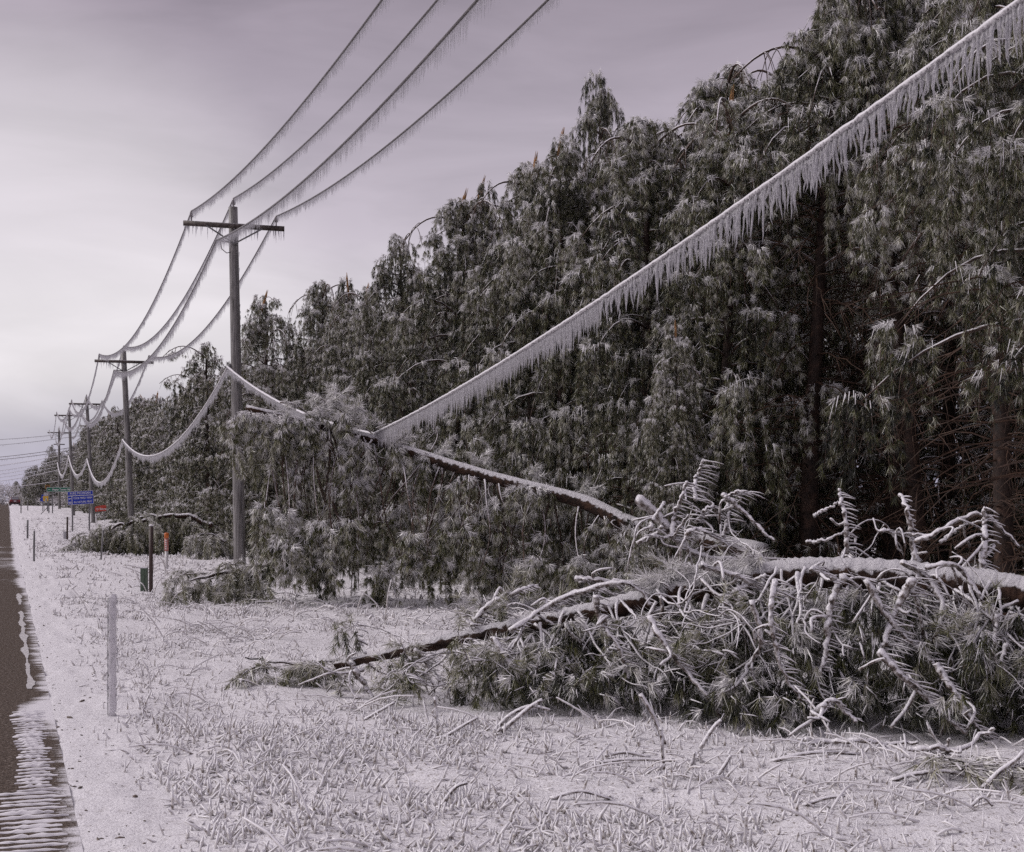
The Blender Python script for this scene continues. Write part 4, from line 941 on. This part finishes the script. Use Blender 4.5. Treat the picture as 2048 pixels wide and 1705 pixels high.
# ------------------------------------------------------------------ posts and markers
def base_at(px, Y):
    l = (px - 15.0) * Y / FPX; return RL(l, Y, float(gz(l, Y)))
def boxpart(name, c, s, m, parent, R=None):
    B = Buf(); box(B, c, s, R); return B.build(name, M[m], parent, False)
o = empty('delineator_post', base_at(223, 11.45)); tag(o, 'flat roadside post wholly sheathed in white ice beside the shoulder', 'post')
B = Buf(); box(B, (-.027, .012, .44), (.006, .03, .92)); B.build('steel_channel', M['steel'], o)
B = Buf(); n_ = 40; t = np.linspace(0, 1, n_); tube(B, np.stack([.006 + RNG.normal(0, .0012, n_), RNG.normal(0, .001, n_), t * .93], 1), (.031 + RNG.normal(0, .0022, n_)) * np.where(t > .97, .9, 1), 9); B.build('ice_sheath', M['rime_ice'], o)
B = Buf(); nI = 60; a = RNG.uniform(0, 6.28, nI); icicle_batch(B, np.stack([.006 + np.cos(a) * .038, np.sin(a) * .038, RNG.uniform(.1, .92, nI)], 1), RNG.uniform(.02, .07, nI), np.full(nI, .005)); tag(B.build('icicle_fringe', M['ice'], o), kind='stuff')
def lollipop(px, Y, h, w, m, label, name='marker_post', lean=0.0, snow=True):
    o = empty(name, base_at(px, Y)); o.rotation_euler = (0, lean, 0); tag(o, label, 'post')
    B = Buf(); pts = [(0, 0, -.05), (0, 0, h * .5), (.005, 0, h)]; tube(B, pts, w / 2, 7); B.build('stake', M[m], o)
    if snow:
        B = Buf(); tube(B, [(.005, 0, h - .004), (.005, 0, h + .02), (.005, 0, h + .03)], (w * .55, w * .5, w * .15), 7); B.build('snow_cap', M['snow_lump'], o)
    return o
o = lollipop(302, 27.4, 1.21, .075, 'brown_post', 'brown post with an icy cap standing beside a low green utility box')
o = empty('utility_pedestal', base_at(288.5, 27.5)); tag(o, 'low green utility box standing against the brown post', 'utility box')
boxpart('box_body', (0, 0, .20), (.118, .11, .47), 'green_box', o); boxpart('box_ridge', (.012, -.058, .20), (.012, .012, .44), 'green_box', o); boxpart('snow_cap', (0, 0, .445), (.11, .10, .02), 'snow_lump', o)
o = empty('cable_marker', base_at(333, 37.0)); tag(o, 'white tubular cable marker with an orange cap and red warning label', 'marker')
B = Buf(); lathe(B, [(.042, -.05), (.042, .45)], 10); B.build('tube', M['white_tube'], o)
B = Buf(); lathe(B, [(.05, .45), (.05, .76)], 10); B.build('warning_label', M['red_label'], o)
B = Buf(); lathe(B, [(.055, .76), (.055, .87), (.045, .89), (.02, .90)], 10); B.build('cap', M['orange_cap'], o)
B = Buf()
for k in range(5): box(B, (0, -.051, .5 + k * .05), (.05, .004, .018))
B.build('lettering', M['sign_white'], o)
lollipop(202, 45.0, .90, .05, 'steel', 'thin bare stake leaning beside the second utility pole', lean=.07)
lollipop(68, 43.6, .86, .06, 'steel', 'slim road marker post at the shoulder edge, nearer of two')
lollipop(55, 78, .95, .10, 'steel', 'slim road marker post at the shoulder edge, farther of two')
lollipop(134.5, 80, 1.25, .10, 'brown_post', 'dark brown post standing just before the blue sign', snow=False)
o = empty('utility_pedestal', base_at(130, 80.4)); tag(o, 'small grey utility box beside the dark post near the blue sign', 'utility box'); boxpart('box_body', (0, 0, .18), (.14, .12, .42), 'sign_grey', o); boxpart('snow_cap', (0, 0, .40), (.12, .11, .02), 'snow_lump', o)
lollipop(42, 150, 1.3, .11, 'steel', 'grey reflector post in front of the red car', snow=False)
lollipop(55.5, 165, 1.2, .10, 'steel', 'grey reflector post a little past the red car', snow=False)
lollipop(82, 145, .95, .07, 'steel', 'leaning thin stake on the snow before the far signs', lean=.75, snow=False)

# ------------------------------------------------------------------ signs
def text_part(name, s, m, size, loc, parent, align='CENTER', bold=0.0, sx=1.0):
    c = bpy.data.curves.new(name, 'FONT'); c.body = s; c.size = size; c.align_x = align; c.align_y = 'CENTER'; c.offset = bold; c.resolution_u = 3
    t = bpy.data.objects.new(name, c); COL.objects.link(t)
    dg = bpy.context.evaluated_depsgraph_get(); me = bpy.data.meshes.new_from_object(t.evaluated_get(dg))
    bpy.data.objects.remove(t); me.materials.clear(); me.materials.append(M[m])
    o = link(name, me, parent); o.location = loc; o.rotation_euler = (math.radians(90), 0, 0); o.scale = (sx, 1, 1)
    return o
def arrow(parent, loc, s, m):
    B = Buf(); v = np.array([(-1, 0, 0), (-.2, 0, .5), (-.2, 0, .18), (1, 0, .18), (1, 0, -.18), (-.2, 0, -.18), (-.2, 0, -.5)], float) * s
    B.add(v, [[0, 1, 2, 5, 6]]); B.add(v, [[2, 3, 4, 5]][0:1]); return tag(link('arrow', B.mesh('arrow', M[m], False), parent)) if False else _arr(B, parent, loc, m)
def _arr(B, parent, loc, m):
    o = B.build('arrow', M[m], parent, False); o.location = loc; return o
def panel(name, c, w, h, m, parent, border='sign_white', bw=.02):
    boxpart('border', (c[0], c[1] + .004, c[2]), (w, .012, h), border, parent)
    return boxpart(name, (c[0], c[1] - .004, c[2]), (w - 2 * bw, .012, h - 2 * bw), m, parent)
# blue sign with three lines
Ysg = 95.0; s = FPX / Ysg
zmid = EYE + (HY - 995.5) / s; X = (161 - CX) / s; lg = X - SLOPE * Ysg; g0 = float(gz(lg, Ysg))
o = empty('road_sign', (X, Ysg, g0)); tag(o, 'blue rectangular road sign with white lettering on two posts', 'sign')
zc = zmid - g0
for dx, nm in ((-.52, 0), (.55, 0)):
    boxpart('post', (dx, .05, (zc + .3) / 2 - .1), (.085, .06, zc + .5), 'steel', o)
R_ = np.array([[math.cos(.055), 0, -math.sin(.055)], [0, 1, 0], [math.sin(.055), 0, math.cos(.055)]])
face = empty('sign_face', (0, 0, zc)); face.parent = o; face.rotation_euler = (0, -.055, .0)
panel('top_panel', (0, 0, .27), 1.63, .27, 'sign_blue', face); panel('arrow_panel', (-.68, 0, -.155), .27, .56, 'sign_blue', face); panel('main_panel', (.14, 0, -.155), 1.36, .56, 'sign_blue', face)
text_part('lettering', 'PURE MICHIGAN', 'sign_white', .185, (0, -.013, .27), face, bold=.001, sx=.95)
text_part('lettering', 'COOK FAMILY FARM', 'sign_white', .175, (.14, -.013, -.04), face, bold=.001, sx=.72)
text_part('lettering', 'ALL NATURAL MEAT', 'sign_white', .175, (.14, -.013, -.28), face, bold=.001, sx=.72)
text_part('lettering', '4.0', 'sign_white', .18, (-.68, -.013, -.30), face, bold=.006, sx=.85)
arrow(face, (-.68, -.013, -.05), .10, 'sign_white')
# green sign
Ysg = 150.0; s = FPX / Ysg; X = (118.5 - CX) / s; zmid = EYE + (HY - 979.5) / s; lg = X - SLOPE * Ysg; g0 = float(gz(lg, Ysg)); zc = zmid - g0
o = empty('street_sign', (X, Ysg, g0)); tag(o, 'long green street sign with a white arrow, partly behind a pole', 'sign')
for dx in (-1.05, -.69): boxpart('post', (dx, .05, zc / 2), (.10, .07, zc + .3), 'steel', o)
panel('green_panel', (0, 0, zc), 2.5, .46, 'sign_green', o, bw=.03)
text_part('lettering', 'Hayes Tower Rd', 'sign_white', .27, (.2, -.015, zc - .01), o, bold=.006, sx=.98); arrow(o, (-1.0, -.015, zc), .10, 'sign_white')
# brown and yellow signs
Ysg = 162.0; s = FPX / Ysg; X = (97 - CX) / s; lg = X - SLOPE * Ysg; g0 = float(gz(lg, Ysg))
o = empty('guide_sign', (X, Ysg, g0)); tag(o, 'small brown guide sign edged in orange behind the green sign', 'sign')
z1 = EYE + (HY - 974) / s - g0; panel('brown_panel', (-.1, 0, z1), .50, .38, 'sign_brown', o, 'sign_yellow', .03); boxpart('post', (-.1, .06, z1 / 2), (.07, .05, z1 + .3), 'steel', o)
o = empty('warning_board', (X + .05, Ysg - 1, g0)); tag(o, 'yellow and grey notice board on posts under the green sign', 'sign')
z1 = EYE + (HY - 997) / s - g0
boxpart('grey_panel', (.05, 0, z1 + .44), (.62, .02, .34), 'sign_grey', o); boxpart('yellow_panel', (.0, 0, z1 + .12), (.66, .02, .22), 'sign_yellow', o); boxpart('yellow_panel', (-.20, 0, z1 - .14), (.22, .02, .34), 'sign_yellow', o); boxpart('yellow_panel', (.22, 0, z1 - .14), (.22, .02, .34), 'sign_yellow', o)
for dx in (-.24, .1): boxpart('post', (dx, .05, (z1 + .4) / 2), (.06, .05, z1 + .6), 'steel', o)
Ysg = 165.0; s = FPX / Ysg; X = (86 - CX) / s; lg = X - SLOPE * Ysg; g0 = float(gz(lg, Ysg)); z1 = EYE + (HY - 997) / s - g0
o = empty('service_sign', (X, Ysg, g0)); tag(o, 'tilted plain blue sign twisted on its post near the yellow board', 'sign')
boxpart('blue_panel', (0, 0, z1), (.48, .02, .74), 'sign_blue', o, np.array([[math.cos(.32), 0, math.sin(.32)], [0, 1, 0], [-math.sin(.32), 0, math.cos(.32)]])); boxpart('post', (-.05, .04, z1 / 2), (.06, .05, z1 + .2), 'steel', o)
for k in range(5): boxpart('lettering', (-.06 + .03 * k, -.014, z1 + .2 - .1 * k), (.26, .004, .03), 'sign_grey', o)
# red arched board
Ysg = 118.0; s = FPX / Ysg; X = (201 - CX) / s; lg = X - SLOPE * Ysg; g0 = float(gz(lg, Ysg)); z1 = EYE + (HY - 1016.5) / s - g0
o = empty('banner_sign', (X, Ysg, g0)); tag(o, 'red arched banner sign with white lettering beside the third pole', 'sign')
B = Buf(); n_ = 14; a = np.linspace(-1, 1, n_); xs = a * .45; zt = .06 + .19 * np.sqrt(np.clip((a + 1) / 2, 0, 1)) ; V = np.concatenate([np.stack([xs, 0 * xs, z1 + zt], 1), np.stack([xs, 0 * xs, z1 - .26 + .03 * a], 1), np.stack([xs, 0 * xs + .03, z1 + zt], 1), np.stack([xs, 0 * xs + .03, z1 - .26 + .03 * a], 1)])
k = np.arange(n_ - 1); B.add(V, np.concatenate([np.stack([k, k + n_, k + n_ + 1, k + 1], -1), np.stack([k + 2 * n_, k + 2 * n_ + 1, k + 3 * n_ + 1, k + 3 * n_], -1), np.stack([k, k + 1, k + 2 * n_ + 1, k + 2 * n_], -1)])); B.build('red_board', M['sign_red'], o, False)
text_part('lettering', 'ry Store', 'sign_white', .25, (.06, -.01, z1 - .07), o, bold=.003)
for dx in (-.3, .3): boxpart('post', (dx, .06, (z1 - .1) / 2), (.05, .05, z1 + .1), 'steel', o)
# far green street name
Ysg = 185.0; s = FPX / Ysg; X = (161.5 - CX) / s; lg = X - SLOPE * Ysg; g0 = float(gz(lg, Ysg)); z1 = EYE + (HY - 967) / s - g0
o = empty('street_name_sign', (X, Ysg, g0)); tag(o, 'tiny far green street-name sign on a post among the brush', 'sign'); boxpart('name_panel', (0, 0, z1), (.62, .02, .17), 'sign_green', o); boxpart('post', (0, .04, z1 / 2), (.07, .06, z1 + .2), 'steel', o)

# ------------------------------------------------------------------ car
Yc = 257.0; X = (30 - CX) / FPX * Yc; lg = X - SLOPE * Yc
o = empty('car', (X, Yc, float(zroad(np.array(lg), np.array(Yc)))), -math.atan(SLOPE)); tag(o, 'small dark red car seen from behind far down the road', 'car')
def loft(B, secs):
    """sections (y, [(x,z)...]) -> skin"""
    n_ = len(secs[0][1]); V = np.array([(x, y, z) for y, pr in secs for x, z in pr]); m = len(secs)
    i = np.arange(m - 1)[:, None] * n_; j = np.arange(n_)[None]; j2 = (j + 1) % n_
    B.add(V, np.stack([i + j, i + j2, i + n_ + j2, i + n_ + j], -1).reshape(-1, 4)); B.f.append(np.array([np.arange(n_)[::-1], np.arange(n_) + (m - 1) * n_]) + B.n - len(V))
def sec(y, w, z0, z1, r=.12): return (y, [(-w + r, z0), (w - r, z0), (w, z0 + r), (w, z1 - r), (w - r, z1), (-w + r, z1), (-w, z1 - r), (-w, z0 + r)])
B = Buf(); loft(B, [sec(-2.2, .80, .38, .92), sec(-2.1, .90, .30, 1.02), sec(-1.0, .92, .28, 1.04), sec(1.0, .92, .28, 1.0), sec(1.9, .88, .30, .88), sec(2.2, .76, .36, .74)]); B.build('body', M['car_paint'], o)
B = Buf(); loft(B, [sec(-1.75, .70, .98, 1.05, .03), sec(-1.15, .66, .98, 1.50, .1), sec(.1, .66, .98, 1.54, .1), sec(1.0, .72, .98, 1.05, .03)]); B.build('cabin', M['car_paint'], o)
boxpart('snow_cover', (0, -.4, 1.535), (1.15, 1.5, .035), 'snow_lump', o)
B = Buf(); B.add([(-.60, -1.70, 1.06), (.60, -1.70, 1.06), (.54, -1.20, 1.46), (-.54, -1.20, 1.46)], [[0, 1, 2, 3]]); B.build('rear_window', M['car_glass'], o).location = (0, -.03, 0.01)
for sx in (-1, 1):
    boxpart('tail_light', (sx * .70, -2.17, .84), (.28, .10, .13), 'tail_light', o)
    for yy in (-1.35, 1.4):
        B = Buf(); tube(B, [(sx * .70, yy, .33), (sx * .90, yy, .33)], .33, 14); B.build('wheel', M['car_dark'], o)
boxpart('bumper', (0, -2.16, .44), (1.5, .16, .2), 'car_dark', o); boxpart('number_plate', (0, -2.215, .80), (.42, .02, .14), 'sign_white', o)

# ------------------------------------------------------------------ far line, wires across the road, distant trees
Yf = 195.0
base = P(181, 1006, Yf); base[2] = gw(base[0], base[1]); top = P(181, 850, Yf)
o = empty('utility_pole', base); tag(o, 'far utility pole with stacked crossarms behind the third pole', 'utility pole'); rel = top - base
B = Buf(); tube(B, np.outer(np.linspace(0, 1, 8), rel), np.linspace(.2, .15, 8), 8); B.build('pole_shaft', M['pole_wood'], o)
for f, hw in ((.985, 1.35), (.93, .95)):
    B = Buf(); box(B, rel * f + np.array((0, -.2, 0)), (2 * hw, .12, .13)); B.build('crossarm', M['arm_wood'], o)
    for s_ in (-1, 1):
        q = link('insulator', ins_me, o); q.location = rel * f + np.array((s_ * hw * .9, -.2, .05))
wires = [(878, 862), (891, 868), (916, 888), (919, 893), (935, 897), (945, 905), (952, 909), (957, 915), (963, 921), (967, 938)]
for i, (yl, yr) in enumerate(wires):
    A = P(-160, yl + 7, Yf + 3 - .2 * i); Bp = P(182 if i < 9 else 230, yr, Yf - .3)
    root = empty('overhead_wire', Bp); tag(root, ('topmost', 'second', 'third', 'fourth', 'fifth', 'sixth', 'seventh', 'eighth', 'ninth', 'lowest')[i] + (' iced wire strung across the road to the far pole' if i in (0, 9) else ' iced wire from the top strung across the road to the far pole'), 'wire', 'wires crossing the road far off')
    path = sagline(A, Bp, (.5 + .12 * i) * .7, 40) - Bp; W = Buf(); tube(W, path, .036 if i in (2, 3, 4, 8, 9) else .024, 5); W.build('wire', M['iced_cable' if i > 3 else 'iced_wire'], root)
    tp_ = along(path, .22); m = len(tp_); I = Buf(); icicle_batch(I, tp_, RNG.uniform(.06, .28, m) * (1.3 if i in (2, 3) else 1), np.full(m, .022), 3); tag(I.build('icicle_fringe', M['ice'], root), kind='stuff')
for i, (x0, y0_, x1, y1_) in enumerate(((186, 905, 219, 942), (186, 900, 217, 938), (187, 912, 216, 950), (187, 945, 222, 985), (188, 955, 206, 982), (190, 860, 222, 905))):
    root = empty('guy_wire', P(x0, y0_, Yf - .5)); tag(root, 'iced stay wire slanting from the far pole towards the pine row', 'wire', 'stay wires of the far pole')
    a = P(x0, y0_, Yf - .5); b = P(x1, y1_, Yf - 4 - i); path = sagline(a, b, .1, 12) - a; W = Buf(); tube(W, path, .04, 5); W.build('wire', M['iced_cable'], root)
# distant trees
def far_pine(px, py, Y, ws, label, v, group='distant trees at the crossing'):
    l = (px - 15.0) * Y / FPX; g0 = float(gz(l, Y)); h = EYE + (HY - py) / FPX * Y - g0
    return plant_pine(MID[v % 3], l, Y, h, RNG.uniform(0, 6), label, group, ws)
for j, (px, py, Y, ws) in enumerate(((60, 935, 268, 1.2), (72, 930, 275, 1.2), (84, 928, 270, 1.2), (97, 915, 285, 1.1), (105, 890, 300, .7), (113, 905, 290, 1.1), (126, 903, 280, 1.2), (138, 908, 285, 1.2), (150, 900, 280, 1.1), (163, 885, 262, 1.2), (176, 880, 262, 1.2), (190, 885, 255, 1.2), (203, 885, 250, 1.2), (214, 880, 245, 1.2), (66, 955, 255, 1.4), (80, 948, 255, 1.4), (94, 948, 258, 1.4), (110, 945, 256, 1.4), (32, 965, 320, .6), (224, 890, 235, 1.2), (57, 948, 262, 1.3), (236, 880, 240, 1.2))):
    far_pine(px, py, Y, ws, 'dark frosted conifer in the clump beyond the road crossing', j % 4)
def broadleaf(seed, h):
    g = np.random.default_rng(seed); B = Buf()
    def grow(p, d, ln, r, dep):
        t = np.linspace(0, 1, 5); q = p + np.outer(t * ln, d) + np.outer(np.sin(t * 3) * ln * .06, g.normal(size=3)); tube(B, q, np.linspace(r, r * .7, 5), 4)
        if dep == 0: return
        for k in range(g.integers(2, 5)):
            d2 = nrm(d + g.normal(0, .55, 3) + np.array((0, 0, -.12 * (3 - dep)))); grow(q[g.integers(2, 5)], d2, ln * g.uniform(.55, .85), r * .62, dep - 1)
    for k in range(3): grow(np.zeros(3) - [0, 0, .2], nrm(np.array((g.normal(0, .25), g.normal(0, .25), 1))), h * .3, h * .018, 4)
    return B.mesh('branches', M['iced_twig'])
BL = [broadleaf(500 + i, 6.0) for i in range(3)]
for j, (px, py, Y, ws) in enumerate(((6, 935, 330, 1.0), (22, 945, 300, 1.1), (-20, 940, 310, 1.2), (38, 975, 280, 1.3), (52, 985, 275, 1.5), (66, 985, 262, 1.6), (82, 982, 245, 1.5), (140, 950, 215, 1.2), (155, 945, 212, 1.3), (168, 930, 210, 1.2), (196, 930, 205, 1.2), (208, 940, 190, 1.2), (146, 975, 190, 1.6), (162, 978, 180, 1.6), (205, 985, 170, 1.5), (124, 975, 215, 1.5), (10, 985, 290, 1.6), (-8, 975, 285, 1.6), (108, 985, 225, 1.6), (46, 960, 335, 1.0), (20, 988, 275, 1.8), (217, 965, 180, 1.3))):
    l = (px - 15.0) * Y / FPX; g0 = float(gz(l, Y)); h = (EYE + (HY - py) / FPX * Y - g0) / 6.0
    o = empty('bare_tree', RL(l, Y, g0), RNG.uniform(0, 6)); o.scale = (h * ws, h * ws, h); link('branches', BL[j % 3], o)
    tag(o, 'bare ice-whitened tree or bush far off at the crossing', 'tree', 'bare iced trees at the crossing')
# distant wood closing the horizon
for j in range(40):
    px = -500 + j * 24 + RNG.uniform(-6, 6); Y = RNG.uniform(360, 420)
    l = (px - 15.0) * Y / FPX; plant_pine(MID[j % 3], l, Y, RNG.uniform(5, 8.5), RNG.uniform(0, 6), 'frosted conifer of the far-off wood on the horizon', 'far-off wood on the horizon', 1.6)
